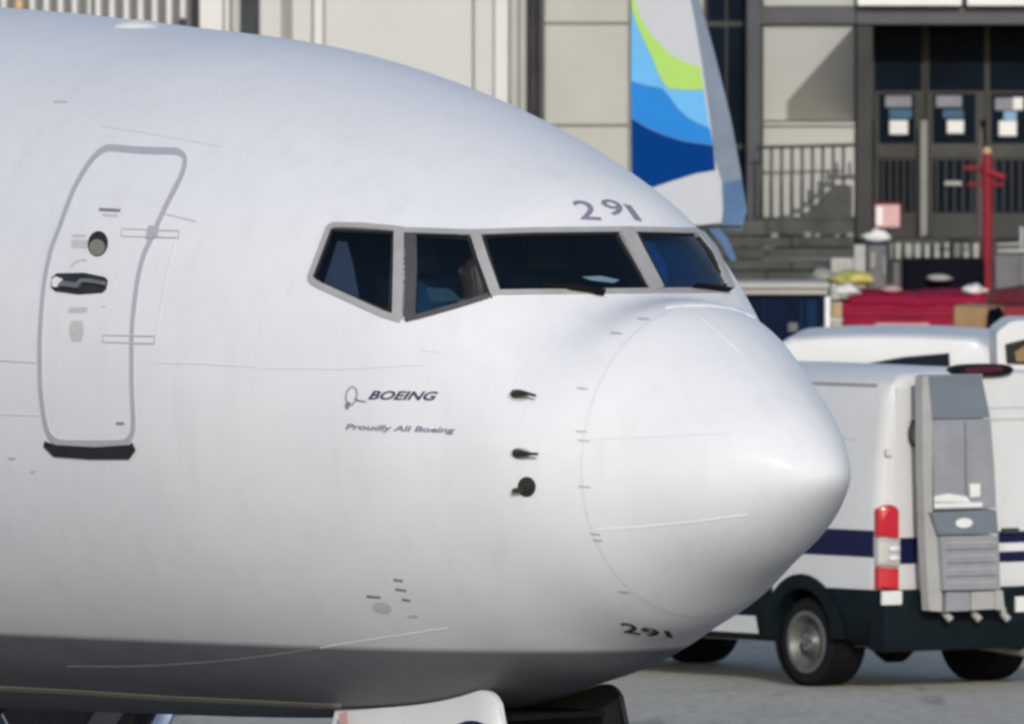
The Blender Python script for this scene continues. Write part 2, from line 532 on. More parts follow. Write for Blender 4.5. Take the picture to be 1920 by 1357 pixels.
for a, b, Y, k, nm in ((374, 418, YB - .02, 'cream', 'panel'), (421, 431, YB + .05, 'cream', 'panel'), (434, 450, YB - .06, 'cream3', 'pilaster'),
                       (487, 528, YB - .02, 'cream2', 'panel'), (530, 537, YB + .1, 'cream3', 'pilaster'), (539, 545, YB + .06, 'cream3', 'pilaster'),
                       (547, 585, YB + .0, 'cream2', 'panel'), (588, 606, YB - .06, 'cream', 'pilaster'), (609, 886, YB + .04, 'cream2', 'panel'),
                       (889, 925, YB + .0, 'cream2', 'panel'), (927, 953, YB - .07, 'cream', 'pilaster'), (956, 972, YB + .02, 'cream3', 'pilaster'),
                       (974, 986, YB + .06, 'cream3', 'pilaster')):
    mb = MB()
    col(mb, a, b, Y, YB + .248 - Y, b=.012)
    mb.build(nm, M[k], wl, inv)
wf = MB()
col(wf, 451, 486, YB + .12, .12)
wf = wf.build('window', M['column'], wl, inv)
mb = MB(); col(mb, 454, 484, YB + .10, .016); mb.build('pane', M['window_grey'], wl, inv)
for a, b, r in ((360, 368, .0), (370, 373, .03)):
    mb = MB()
    p = X_((a + b) / 2)
    mb.tube([(p, YB + .1 + r, 0), (p, YB + .1 + r, ZT)], (b - a) / 2 / F * YB, 10)
    mb.build('downpipe', M['conduit'], wl, inv, smooth=True, auto=40)
mb = MB(); mb.lathe([(0, .0), (0, .05), (.03, .055), (.05, .03)], 12, 'y', (X_(343), YB - .06, Z_(42))); mb.build('wall_lamp', M['conduit'], wl, inv)
mb = MB()
p = X_(999); mb.tube([(p, YB - .05, 0), (p, YB - .05, ZT)], .045, 12)
p = X_(1011); mb.tube([(p, YB + .02, 0), (p, YB + .02, ZT)], .03, 12)
mb.build('conduit', M['conduit'], wl, inv, smooth=True, auto=40)
# amber lamp on the ribbed wall
mb = MB()
c = at(35, 9, YB - .1)
mb.lathe([(-.10, .001), (-.10, .06), (-.03, .07), (.03, .065), (.08, .045), (.10, .001)], 16, 'z', c)
lamp = mb.build('wall_beacon', M['amber'], None, Matrix.Translation(c).inverted(), smooth=True, auto=40)
lamp.location = c
tag(lamp, 'small amber dome lamp on the ribbed wall above the fuselage', 'lamp')
mb = MB(); mb.box(c.x - .03, c.x + .09, c.y + .02, c.y + .17, c.z - .05, c.z + .03)
br = mb.build('bracket', M['cardboard'], lamp, Matrix.Translation(c).inverted())

# --- terminal
term = empty('terminal_building', (X_(1500), YB, 0), 'stone and glass terminal with a dark doorway, grey steel beam and raised landing', 'building')
inv = world_of(term).inverted()
mb = MB()
col(mb, 1019.5, 1430, YB + .2, 12)
col(mb, 1430.5, 1605, YB + .2, 12, 2.45, ZT)
col(mb, 1605.5, 2700, YB + 1.6, 10)
tw = mb.build('wall', M['joint'], term, inv)
for a, b in ((-330, -148), (-145, 43), (47, 234), (238, 430), (434, 620), (624, 812)):
    for c0, c1 in ((1021, 1178), (1181, 1318)):
        mb = MB()
        rect(mb, c0, a, c1, b, YB + .14, .055, .012)
        mb.build('stone_panel', M['stone'], tw, inv)
# dark glazing strip and column
mb = MB(); col(mb, 1322, 1398, YB + .1, .09); gz = mb.build('window', M['door_frame'], tw, inv)
for a, b in ((-330, -150), (-140, 40), (50, 270), (280, 440)):
    mb = MB(); rect(mb, 1326, a, 1360, b, YB + .085, .013); mb.build('pane', M['window_dark'], tw, inv)
    mb = MB(); rect(mb, 1364, a, 1396, b, YB + .085, .013); mb.build('pane', M['window_dark'], tw, inv)
mb = MB(); col(mb, 1400, 1428, YB - .35, .5, 0, ZT, .02); mb.build('column', M['column'], term, inv)
mb = MB(); rect(mb, 1408, 14, 2200, 46, YB - .06, .22, .01); mb.build('beam', M['beam'], term, inv)
# light wall beside the doorway
for a, b, Y in ((-330, 12, YB + .05), (48, 226, YB + .05), (229, 236, YB - .01), (239, 440, YB + .04)):
    mb = MB(); rect(mb, 1431, a, 1602, b, Y, YB + .19 - Y, .008)
    mb.build('wall_panel' if b - a > 20 else 'ledge', M['stone_wall'], term, inv)
# added sloping fin at the doorway edge, shaped to cast the wall's triangular shadow
k = SUN.z / -SUN.y
kx = SUN.x / -SUN.y + (1605 - 960) / F
pm = (X_(1602) - X_(1475)) / kx
z_lo, z_hi, z_out = Z_(226), Z_(46), Z_(188) + pm * k
mb = MB()
v = []
for px in (1603, 1606):
    for y_, z_ in ((YB, z_lo), (YB, z_hi), (YB - pm, z_out), (YB - pm, z_lo + pm * k)):
        v.append((X_(px, y_), y_, z_))
mb.add(v, [(0, 1, 2, 3), (7, 6, 5, 4), (0, 4, 5, 1), (1, 5, 6, 2), (2, 6, 7, 3), (3, 7, 4, 0)])
mb.build('shadow_fin', M['column'], term, inv)
# soffit boxes above the beam
for a, b in ((1608, 1803), (1813, 2010)):
    mb = MB(); rect(mb, a, -4, b, 11, YB - .3, .35, .01); mb.build('fascia_panel', M['white'], term, inv)
mb = MB(); rect(mb, 1606, -330, 2200, -8, YB - .2, 1.7); mb.build('upper_glazing', M['window_dark'], term, inv)
# doorway
YD = YB + 1.2
mb = MB(); rect(mb, 1606, 46, 1636, 448, YB + .0, 1.58, .01); mb.build('door_jamb', M['door_frame'], term, inv)
mb = MB(); rect(mb, 1636, 46, 2200, 226, YD + .12, .1); tg = mb.build('transom', M['door_frame'], term, inv)
for a, b in ((1640, 1728), (1742, 1846), (1856, 1944), (1952, 2050)):
    mb = MB(); rect(mb, a, 50, b, 170, YD + .10, .016); mb.build('pane', M['window_dark'], tg, inv)
doors = [(1640, 1724), (1741, 1838), (1850, 1944)]
for i, (a, b) in enumerate(doors):
    mb = MB()
    rect(mb, a, 172, b, 446, YD + .06, .05)
    d = mb.build('door', M['door_frame'], term, inv)
    mb = MB(); rect(mb, a + 9, 176, b - 9, 268, YD + .04, .017); mb.build('pane', M['window_dark'], d, inv)
    mb = MB(); rect(mb, a + 9, 300, b - 9, 398, YD + .04, .017); mb.build('pane', M['window_dark'], d, inv)
    mb = MB(); rect(mb, a, 272, b, 296, YD + .03, .03, .008); mb.build('rail', M['concrete_dark'], d, inv)
    for k_ in range(5):
        q = a + 16 + k_ * (b - a - 32) / 4
        mb = MB(); rect(mb, q - 1.6, 300, q + 1.6, 398, YD + .02, .018); mb.build('bar', M['door_frame'], d, inv)
    if i == 1:
        mb = MB(); rect(mb, 1771, 340, 1803, 348, YD - .05, .06, .01); mb.build('handle', M['bin_grey'], d, inv)
notices = [[(1660, 180, 1709, 201, 'notice_grey'), (1667, 205, 1710, 222, 'notice_blue'), (1668, 226, 1702, 252, 'sheet_white')],
           [(1755, 180, 1803, 201, 'notice_grey'), (1768, 206, 1806, 222, 'notice_blue'), (1776, 226, 1807, 250, 'sheet_white')],
           [(1866, 184, 1900, 207, 'notice_grey'), (1900, 183, 1918, 206, 'sheet_white'), (1882, 209, 1906, 226, 'notice_sky'), (1873, 227, 1906, 255, 'sheet_white')]]
for row, word in zip(notices, ('left', 'middle', 'right')):
    for a, y0, b, y1, k_ in row:
        mb = MB(); rect(mb, a, y0, b, y1, YD + .028, .009)
        nm = {'notice_grey': 'grey', 'notice_blue': 'blue', 'notice_sky': 'pale blue', 'sheet_white': 'white'}[k_]
        mb.build('notice', M[k_], term, inv)['label'] = nm + ' paper notice on the %s door glass' % word
mb = MB(); rect(mb, 1726, 226, 1739, 442, YB + .9, .08, .01); mb.build('mullion', M['mullion'], term, inv)
mb = MB(); rect(mb, 1737, 50, 1741, 226, YD + .02, .09); mb.build('mullion', M['door_frame'], term, inv)
# landing
mb = MB()
mb.box(X_(1606), X_(2200), YB - 3.6, YB + 1.59, 2.28, 2.46, .02)
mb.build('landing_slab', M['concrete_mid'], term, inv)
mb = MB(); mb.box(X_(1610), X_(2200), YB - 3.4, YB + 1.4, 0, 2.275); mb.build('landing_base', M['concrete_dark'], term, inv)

# --- balustrade with dark bars in front of the pale wall
bal = empty('balustrade', (X_(1512), YB - .9, 2.4), 'dark metal balustrade of upright bars in front of the pale wall', 'railing')
inv = world_of(bal).inverted()
Y = YB - .9
mb = MB(); mb.tube([at(1418, 277, Y), at(1603, 272, Y)], .022, 8); mb.build('top_rail', M['rail'], bal, inv, smooth=True)
mb = MB(); mb.tube([at(1418, 412, Y), at(1603, 410, Y)], .03, 8); mb.build('bottom_rail', M['rail'], bal, inv, smooth=True)
for i in range(9):
    x = 1427 + 19.3 * i
    mb = MB(); mb.tube([at(x, 410, Y), at(x, 276, Y)], .019, 8); mb.build('baluster', M['rail'], bal, inv, smooth=True)
# --- staircase seen from the side
st = empty('staircase', (X_(1530), YB - 2, 0), 'dark outdoor stair climbing right to the landing in front of the balustrade', 'stairs')
inv = world_of(st).inverted()
Y = YB - 1.6
stp = [(1452, 424), (1474, 408), (1494, 396), (1513, 384), (1532, 368), (1549, 347), (1566, 332), (1590, 332)]
mb = MB()
mb.prism([(X_(a, Y), Z_(b + 14, Y)) for a, b in stp] + [(X_(1598, Y), Z_(350, Y)), (X_(1598, Y), Z_(470, Y)), (X_(1452, Y), Z_(470, Y))], Y, Y + .05)
mb.build('stringer', M['stair_grey'], st, inv)
for a, b in stp:
    mb = MB(); rect(mb, a - 8, b - 3, a + 14, b + 5, Y - .08, .9, .006); mb.build('tread', M['rail'], st, inv)
for a, b in stp[3:]:
    mb = MB(); mb.tube([at(a + 3, b - 3, Y - .04), at(a + 3, b - 28, Y - .04)], .016, 8); mb.build('post', M['rail'], st, inv, smooth=True)
# --- broad steps below
bs = empty('stone_steps', (X_(1480), YB - 4, 0), 'broad dark stone steps below the balustrade, left of the landing', 'steps')
inv = world_of(bs).inverted()
for i, (y0, y1) in enumerate(((412, 441), (444, 463), (466, 485), (488, 506), (509, 530), (533, 560))):
    Y = YB - 2.4 - .55 * i
    for j in range(2):
        a = 1290 + j * 168 + (i % 2) * 47 - 20
        b = min(a + 166.5, 1602)
        if a > 1595: continue
        mb = MB()
        rect(mb, a, y0 + random.uniform(0, 1.5), b, y1, Y, .62, .012)
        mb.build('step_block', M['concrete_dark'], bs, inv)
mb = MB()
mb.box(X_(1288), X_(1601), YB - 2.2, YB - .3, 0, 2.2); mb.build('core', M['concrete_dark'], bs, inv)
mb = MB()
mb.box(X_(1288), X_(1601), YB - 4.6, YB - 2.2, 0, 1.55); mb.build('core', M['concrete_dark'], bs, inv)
for a, b, y0, y1 in ((1446, 1459, 437, 452), (1508, 1521, 436, 452), (1528, 1537, 438, 452), (1566, 1574, 440, 452), (1588, 1600, 437, 452)):
    mb = MB(); rect(mb, a, y0, b, y1, YB - 2.9, .1, .01); mb.build('step_light', M['mullion'], bs, inv)
# --- picket railing at the foot of the landing
pk = empty('picket_railing', (X_(1770), YB - 4.2, 0), 'low railing of pale pickets along the foot of the doorway landing', 'railing')
inv = world_of(pk).inverted()
Y = YB - 4.2
for i in range(11):
    a = 1661 + i * 18.2
    mb = MB(); rect(mb, a, 456 + random.uniform(-1, 1), a + 11 + random.uniform(-1.5, 1.5), 486, Y, .05, .006); mb.build('picket', M['picket'], pk, inv)
mb = MB(); rect(mb, 1655, 448, 1866, 456, Y + .06, .06); mb.build('top_rail', M['concrete_mid'], pk, inv)
mb = MB(); rect(mb, 1655, 486, 1866, 494, Y + .06, .06); mb.build('bottom_rail', M['concrete_dark'], pk, inv)
for a in (1656, 1758, 1860):
    mb = MB(); col(mb, a, a + 6, Y + .13, .07, 0, Z_(450, Y)); mb.build('post', M['concrete_dark'], pk, inv)

# ------------------------------------------------------------------ equipment between the van and the terminal
def thing_box(name, label, cat, px0, py0, px1, py1, Y, depth, m, b=.02, z0=None, group=None):
    c = Vector((X_((px0 + px1) / 2, Y), Y + depth / 2, 0 if z0 is None else z0))
    t = empty(name, c, label, cat, group=group)
    return t, world_of(t).inverted()

# red standpipe
Y = YB - 6.5
t = empty('standpipe', (X_(1851, Y), Y, 0), 'tall red standpipe with crossbars and valve in front of the doors', 'standpipe')
inv = world_of(t).inverted()
c = X_(1851, Y)
mb = MB()
mb.tube([(c, Y, 0), (c, Y, Z_(345, Y))], .068, 16)
mb.build('pipe', M['red'], t, inv, smooth=True, auto=40)
mb = MB()
mb.tube([(c, Y, Z_(346, Y)), (c, Y, Z_(318, Y)), (c, Y, Z_(300, Y)), (c, Y, Z_(288, Y))], [.075, .085, .065, .05], 16)
mb.build('valve_body', M['red'], t, inv, smooth=True, auto=40)
mb = MB(); mb.tube([at(1806, 315, Y), at(1838, 316, Y), at(1851, 322, Y)], [.028, .035, .05], 10); mb.build('arm', M['red'], t, inv, smooth=True, auto=40)
mb = MB(); mb.tube([at(1851, 322, Y - .05), at(1870, 328, Y - .06), at(1884, 334, Y - .06)], [.06, .045, .05], 12); mb.build('outlet', M['red'], t, inv, smooth=True, auto=40)
mb = MB(); mb.tube([at(1815, 346, Y - .02), at(1882, 346, Y - .02)], .026, 10); mb.build('crossbar', M['red'], t, inv, smooth=True, auto=40)
mb = MB(); mb.lathe([(0, .001), (0, .055), (.05, .055), (.08, .03), (.08, .001)], 14, 'z', (c, Y, Z_(288, Y))); mb.build('cap', M['tan'], t, inv, smooth=True, auto=40)
mb = MB(); mb.lathe([(0, .16), (.02, .16), (.02, .07)], 18, 'z', (c, Y, .0)); mb.build('base_flange', M['red'], t, inv)

# pale pink square sign on a post
Y = YB - 5.5
t = empty('square_sign', (X_(1664, Y), Y, 0), 'faded pink square sign on a post, left of the red standpipe', 'sign')
inv = world_of(t).inverted()
mb = MB(); rect(mb, 1641, 384, 1687, 426, Y, .03, .006); mb.build('board', M['pink'], t, inv)
mb = MB(); rect(mb, 1688, 380, 1691, 430, Y + .001, .034); rect(mb, 1638, 378, 1687.5, 383, Y + .001, .034); mb.build('edging', M['dark_red'], t, inv)
mb = MB(); rect(mb, 1644, 388, 1655, 422, Y - .006, .004); mb.build('faded_patch', M['sheet_white'], t, inv)
mb = MB(); mb.tube([(X_(1666, Y), Y + .06, 0), (X_(1666, Y), Y + .06, Z_(384, Y))], .03, 10); mb.build('post', M['conduit'], t, inv, smooth=True)

def crumple(mb, px0, py0, px1, py1, Y, d, seed, nu=14, nv=9):
    """a lumpy bag filling this rectangle"""
    rnd = random.Random(seed)
    cx, cz = X_((px0 + px1) / 2, Y), Z_((py0 + py1) / 2, Y)
    rx, rz = abs(X_(px1, Y) - X_(px0, Y)) / 2, abs(Z_(py1, Y) - Z_(py0, Y)) / 2
    v, f = [], []
    ph = [rnd.uniform(0, 6.3) for _ in range(6)]
    for j in range(nv):
        t_ = -math.pi / 2 + math.pi * j / (nv - 1)
        for i in range(nu):
            a = 2 * math.pi * i / nu
            q = 1 + .16 * math.sin(3 * a + ph[0] + 2 * t_) + .13 * math.sin(5 * a + ph[1] - 3 * t_) + rnd.uniform(-.13, .13)
            ct = abs(math.cos(t_)) ** .6
            v.append((cx + rx * q * math.cos(a) * ct, Y + d / 2 + d / 2 * q * math.sin(a) * ct, cz + rz * math.sin(t_) * (1 + (.45 * math.sin(2 * a + ph[2]) + .3 * math.sin(5 * a + ph[3]) if t_ > 0 else 0))))
    for j in range(nv - 1):
        for i in range(nu):
            f.append((j * nu + i, j * nu + (i + 1) % nu, (j + 1) * nu + (i + 1) % nu, (j + 1) * nu + i))
    return mb.add(v, f)

def bag(name, label, cat, px0, py0, px1, py1, Y, d, m, seed):
    c = Vector((X_((px0 + px1) / 2, Y), Y + d / 2, Z_(py1, Y)))
    mb = crumple(MB(), px0, py0, px1, py1, Y, d, seed)
    o = mb.build(name, m, None, Matrix.Translation(c).inverted(), smooth=True)
    o.location = c
    return tag(o, label, cat)

# dark bin with a white bag on top
Y = 168
t = empty('rubbish_bin', (X_(1641, Y), Y + .2, 0), 'tall dark bin with grey side posts below the pink sign', 'bin')
inv = world_of(t).inverted()
mb = MB(); mb.box(X_(1627, Y), X_(1662, Y), Y, Y + .3, 0, Z_(458, Y), .02); mb.build('body', M['equipment_grey'], t, inv)
mb = MB(); rect(mb, 1624, 452, 1664, 459, Y - .02, .34, .01); mb.build('lid', M['navy'], t, inv)
mb = MB(); rect(mb, 1632, 472, 1641, 502, Y - .03, .028, .004); mb.build('panel', M['picket'], t, inv)
mb = MB(); rect(mb, 1655, 480, 1661, 516, Y - .03, .028, .004); mb.build('panel', M['mullion'], t, inv)
b1 = bag('plastic_bag', 'crumpled white bag lying on the dark bin lid', 'bag', 1621, 433, 1670, 454, Y - .02, .22, M['sheet_white'], 5)
Y = 167.5
t = empty('pale_locker', (X_(1600, Y), Y + .15, 0), 'pair of stepped pale grey lockers left of the dark bin', 'locker')
inv = world_of(t).inverted()
mb = MB(); mb.box(X_(1602, Y), X_(1623, Y), Y, Y + .3, 0, Z_(459, Y), .012); mb.build('tall_box', M['bin_grey'], t, inv)
mb = MB(); mb.box(X_(1559, Y), X_(1601.5, Y), Y + .02, Y + .3, 0, Z_(484, Y), .012); mb.build('low_box', M['bin_grey'], t, inv)
for a in (1570, 1583, 1596):
    mb = MB(); rect(mb, a, 489, a + 2, 520, Y + .008, .014); mb.build('groove', M['picket'], t, inv)

# black low unit behind the red cart
Y = 168.5
t = empty('power_unit', (X_(1755, Y), Y + .6, 0), 'long black ground power unit behind the red covered cart', 'power unit')
inv = world_of(t).inverted()
mb = MB(); mb.box(X_(1694, Y), X_(1846, Y), Y, Y + 1.2, .3, Z_(486, Y), .04); mb.build('housing', M['equipment_black'], t, inv)
mb = MB(); mb.box(X_(1664, Y), X_(1693, Y), Y + .05, Y + 1.2, .3, Z_(490, Y), .02); mb.build('end_panel', M['conduit'], t, inv)
mb = MB(); rect(mb, 1676, 492, 1686, 560, Y + .03, .018); mb.build('grille', M['equipment_grey'], t, inv)
for a in (1690, 1820):
    for yy in (Y + .15, Y + 1.0):
        mb = MB(); mb.lathe([(-.07, .02), (-.07, .2), (-.04, .24), (.04, .24), (.07, .2), (.07, .02)], 20, 'x', (X_(a, Y), yy, .24)); mb.build('wheel', M['tyre'], t, inv, smooth=True, auto=40)
# grey cabinet at the right edge
Y = 167
t = empty('utility_cabinet', (X_(1905, Y), Y + .4, 0), 'plain grey utility cabinet right of the red standpipe', 'cabinet')
inv = world_of(t).inverted()
mb = MB(); mb.box(X_(1866, Y), X_(1965, Y), Y, Y + .7, 0, Z_(478, Y), .02); mb.build('body', M['equipment_grey'], t, inv)
mb = MB(); mb.box(X_(1910, Y), X_(1912, Y), Y - .004, Y + .1, .1, Z_(484, Y)); mb.build('door_gap', M['conduit'], t, inv)
mb = MB(); mb.tube([at(1870, 471, Y + .1), at(1970, 470, Y + .1)], .03, 8); mb.build('pipe', M['bin_grey'], t, inv, smooth=True)
mb = MB(); mb.tube([at(1868, 459, Y + .3), at(1920, 457, Y + .3)], .018, 8); mb.tube([at(1916, 482, Y + .3), at(1916, 425, Y + .3)], .03, 8); mb.build('riser_pipe', M['bin_grey'], t, inv, smooth=True)

# red covered baggage cart
Y = 160
t = empty('baggage_cart', (X_(1715, Y), Y + 1, 0), 'crimson covered baggage cart with a sagging fabric top', 'cart')
inv = world_of(t).inverted()
mb = MB(); mb.box(X_(1580, Y), X_(1852, Y), Y, Y + 2.2, .5, Z_(566, Y), .02); mb.build('side_sheet', M['red_fabric'], t, inv)
# sagging fabric top
v, f = [], []
nx, ny = 28, 8
for j in range(ny + 1):
    for i in range(nx + 1):
        u, w = i / nx, j / ny
        px = 1590 + (1846 - 1590) * u
        z = Z_(561, Y) + math.sin(w * math.pi) * .055 + .008 * math.sin(u * 31 + w * 5) * (0.3 + w) + .006 * math.sin(u * 53 + 2) - .018 * math.sin(u * math.pi * 3) ** 2 + .012 * math.sin(u * 9.0)
        v.append((X_(px, Y) + .015 * math.sin(w * 9 + i), Y - .03 + 2.2 * w, z + (.05 if j else -.02)))
for j in range(ny):
    for i in range(nx):
        f.append((j * (nx + 1) + i, j * (nx + 1) + i + 1, (j + 1) * (nx + 1) + i + 1, (j + 1) * (nx + 1) + i))
mb = MB().add(v, f)
tp = mb.build('fabric_top', M['red_fabric'], t, inv, smooth=True, fix=False)
sl = tp.modifiers.new('thickness', 'SOLIDIFY'); sl.thickness = .03
mb = MB(); rect(mb, 1588, 588, 1800, 592, Y - .03, .028, .006); mb.build('trim', M['red'], t, inv)
mb = MB(); rect(mb, 1642, 606, 1742, 626, Y - .02, .018); mb.build('placard', M['pink'], t, inv)
mb = MB(); rect(mb, 1660, 612, 1682, 626, Y - .026, .005); rect(mb, 1700, 609, 1728, 626, Y - .026, .005); mb.build('print', M['equipment_grey'], t, inv)
for a in (1630, 1820):
    for yy in (Y + .2, Y + 2.0):
        mb = MB(); mb.lathe([(-.08, .02), (-.08, .2), (-.05, .25), (.05, .25), (.08, .2), (.08, .02)], 20, 'x', (X_(a, Y), yy, .25)); mb.build('wheel', M['tyre'], t, inv, smooth=True, auto=40)
mb = MB(); mb.box(X_(1585, Y), X_(1848, Y), Y + .05, Y + 2.15, .38, .497); mb.build('chassis', M['conduit'], t, inv)
zt = lambda px, py, Y_: (X_(px, Y_), Y_, Z_(py, Y_))
bag('plastic_sheet', 'white folded sheet on the right end of the red cart top', 'sheet', 1806, 537, 1850, 552, Y + .1, .5, M['sheet_white'], 11)
bag('cloth_bundle', 'pinkish cloth bundle lying on the red cart top', 'cloth', 1650, 538, 1690, 550, Y + .1, .6, M['pink'], 13)
bag('foam_pad', 'pale flat pad on the black power unit edge', 'pad', 1740, 517, 1786, 527, 168.2, .29, M['bin_grey'], 17)
bag('yellow_bundle', 'yellow plastic bundle between the blue container lid and the red cart', 'bundle', 1562, 514, 1642, 537, Y + .4, .7, M['yellow'], 19)
bag('grey_bundle', 'pale grey crumpled bundle beside the yellow bundle', 'bundle', 1518, 508, 1570, 534, Y + .9, .6, M['grey_bundle'], 23)
bag('white_sack', 'white sack on the left corner of the red cart', 'sack', 1566, 536, 1612, 556, Y - .1, .5, M['sheet_white'], 29)

# dark red tractor at the right edge
Y = 162
t = empty('red_tractor', (X_(1900, Y), Y + 1, 0), 'dark red tow tractor cut off by the right edge of the picture', 'tractor')
inv = world_of(t).inverted()
mb = MB(); mb.box(X_(1856, Y), X_(2010, Y), Y, Y + 1.6, .35, Z_(570, Y), .05); mb.build('body', M['dark_red'], t, inv)
mb = MB(); mb.prism([(X_(1858, Y), Z_(569, Y)), (X_(1866, Y), Z_(548, Y)), (X_(1935, Y), Z_(538, Y)), (X_(2000, Y), Z_(538, Y)), (X_(2008, Y), Z_(569, Y))], Y + .1, Y + 1.5); mb.build('hood', M['dark_red'], t, inv)
mb = MB(); rect(mb, 1858, 576, 2005, 622, Y - .02, .018); mb.build('side_panel', M['red'], t, inv)
for a in (1880, 1985):
    for yy in (Y + .15, Y + 1.45):
        mb = MB(); mb.lathe([(-.1, .02), (-.1, .25), (-.06, .3), (.06, .3), (.1, .25), (.1, .02)], 20, 'x', (X_(a, Y), yy, .3)); mb.build('wheel', M['tyre'], t, inv, smooth=True, auto=40)

# navy container with pale lid
Y = 158
t = empty('cargo_container', (X_(1475, Y), Y + .7, 0), 'navy blue cargo container with a pale overhanging lid beside the radome', 'container')
inv = world_of(t).inverted()
mb = MB(); mb.box(X_(1400, Y), X_(1546, Y), Y, Y + 1.5, .2, Z_(556, Y), .02); mb.build('body', M['container_blue'], t, inv)
mb = MB(); rect(mb, 1378, 530, 1556, 541, Y - .15, 1.8, .015); mb.build('lid', M['slab'], t, inv)
mb = MB(); rect(mb, 1382, 543, 1552, 552, Y - .1, 1.7, .01); mb.build('lid_rim', M['slab'], t, inv)
for a, b, k_ in ((1430, 1434, 'container_light'), (1500, 1506, 'container_light'), (1512, 1532, 'container_light')):
    mb = MB(); rect(mb, a, 562, b, 680, Y - .03, .028, .004); mb.build('rib', M[k_], t, inv)
mb = MB(); rect(mb, 1478, 605, 1496, 622, Y - .03, .028, .004); mb.build('latch', M['equipment_grey'], t, inv)
mb = MB(); rect(mb, 1547, 556, 1557, 680, Y + .0, .12, .01); mb.build('corner_post', M['white'], t, inv)
# stacked boxes left of the red cart
Y = 159
t, inv = thing_box('tan_box', 'tan carton wedged between the blue container and the red cart', 'carton', 1558, 564, 1580, 595, Y, .3, 'tan', z0=Z_(595, Y))
mb = MB(); rect(mb, 1559, 566, 1579, 595, Y, .3, .01); mb.build('carton', M['tan'], t, inv)
mb = MB(); rect(mb, 1559, 562, 1579, 565.5, Y + .01, .28); mb.build('flap', M['conduit'], t, inv)
t, inv = thing_box('white_crate', 'white crate below the tan carton, left of the red cart', 'crate', 1558, 599, 1580, 640, Y, .3, 'white', z0=0)
mb = MB(); mb.box(X_(1558, Y), X_(1579, Y), Y, Y + .3, 0, Z_(600, Y), .01); mb.build('crate', M['bin_grey'], t, inv)
mb = MB(); rect(mb, 1557, 597, 1580, 599.8, Y - .01, .32); mb.build('lid', M['white'], t, inv)

# ------------------------------------------------------------------ second airliner: only its wing tip shows
YW = 128.0
wl_ = empty('parked_airliner', (X_(1290, YW), YW, Z_(425, YW)), 'second airliner showing only a winglet with green and blue wave stripes', 'airliner')
inv = world_of(wl_).inverted()
def blade(mb, poly, Y, t, lens=True):
    """a lens-section slab: outline at mid thickness, faces bulging towards both sides"""
    bm = bmesh.new()
    pts = [at(a, b, Y) for a, b in poly]
    n = len(pts)
    cx = sum(p.x for p in pts) / n
    cz = sum(p.z for p in pts) / n
    fr = [Vector((cx + (p.x - cx) * .93, Y - t / 2, cz + (p.z - cz) * .99)) for p in pts]
    bk = [Vector((cx + (p.x - cx) * .93, Y + t / 2, cz + (p.z - cz) * .99)) for p in pts]
    v = fr + pts + bk
    f = [tuple(range(n)), tuple(range(3 * n - 1, 2 * n - 1, -1))]
    for i in range(n):
        j = (i + 1) % n
        f += [(i, j, n + j, n + i), (n + i, n + j, 2 * n + j, 2 * n + i)]
    return mb.add([p[:] for p in v], f)
outline = [(1186, -150), (1182, 0), (1181, 180), (1183, 356), (1245, 415), (1310, 424), (1352, 420), (1392, 424), (1400, 395), (1389, 325), (1370, 222), (1342, 110), (1312, 0), (1268, -150)]
mb = blade(MB(), outline, YW, .10)
wg = mb.build('winglet', M['wing_white'], wl_, inv)
def stripe(poly, m, name, off=.056):
    mb = MB()
    mb.prism([(X_(a, YW), Z_(b, YW)) for a, b in poly], YW - off, YW - off - .003)
    return mb.build(name, m, wg, inv)
green_t = [(1183, -60), (1189, 0), (1203, 38), (1222, 66), (1246, 93), (1272, 112), (1295, 121), (1312, 125)]
green_b = [(1319, 168), (1285, 169), (1250, 165), (1236, 142), (1222, 108), (1205, 72), (1192, 42), (1184, 15)]
stripe(green_t + green_b, M['green'], 'green_stripe')
stripe([(1184, 16), (1192, 43), (1205, 73), (1222, 109), (1236, 143), (1250, 166), (1285, 170), (1319, 169), (1330, 240), (1310, 232), (1290, 221), (1272, 205), (1258, 186), (1241, 165), (1212, 160), (1183, 152)], M['light_blue'], 'light_blue_stripe')
stripe([(1183, 153), (1212, 161), (1241, 166), (1258, 187), (1272, 206), (1290, 222), (1310, 233), (1331, 241), (1337, 272), (1280, 264), (1245, 253), (1212, 239), (1184, 222)], M['mid_blue'], 'mid_blue_stripe')
stripe([(1184, 223), (1212, 240), (1245, 254), (1280, 265), (1337, 273), (1341, 319), (1305, 325), (1266, 337), (1224, 351), (1185, 352)], M['deep_blue'], 'dark_blue_stripe')
mb = MB()
mb.prism([(X_(a, YW), Z_(b, YW)) for a, b in [(1262, -148), (1268, -150), (1312, 0), (1342, 110), (1370, 222), (1389, 325), (1400, 395), (1392, 424), (1352, 421), (1356, 395), (1354, 340), (1341, 300), (1334, 240), (1318, 125), (1300, 20)]], YW - .053, YW - .062)
mb.build('leading_edge', M['wing_grey'], wg, inv)
mb = MB()
mb.prism([(X_(a, YW), Z_(b, YW)) for a, b in [(1354, 345), (1390, 335), (1399, 395), (1391, 423), (1352, 421), (1357, 395)]], YW - .066, YW - .072)
mb.build('tip_cap', M['strake_blue'], wg, inv)
mb = blade(MB(), [(1325, 428), (1348, 452), (1372, 490), (1382, 489), (1372, 462), (1360, 440), (1352, 429)], YW + .05, .06)
mb.build('lower_strake', M['strake_blue'], wl_, inv)
mb = MB()
w0, w1 = at(1310, 424, YW), at(1300, 430, YW)
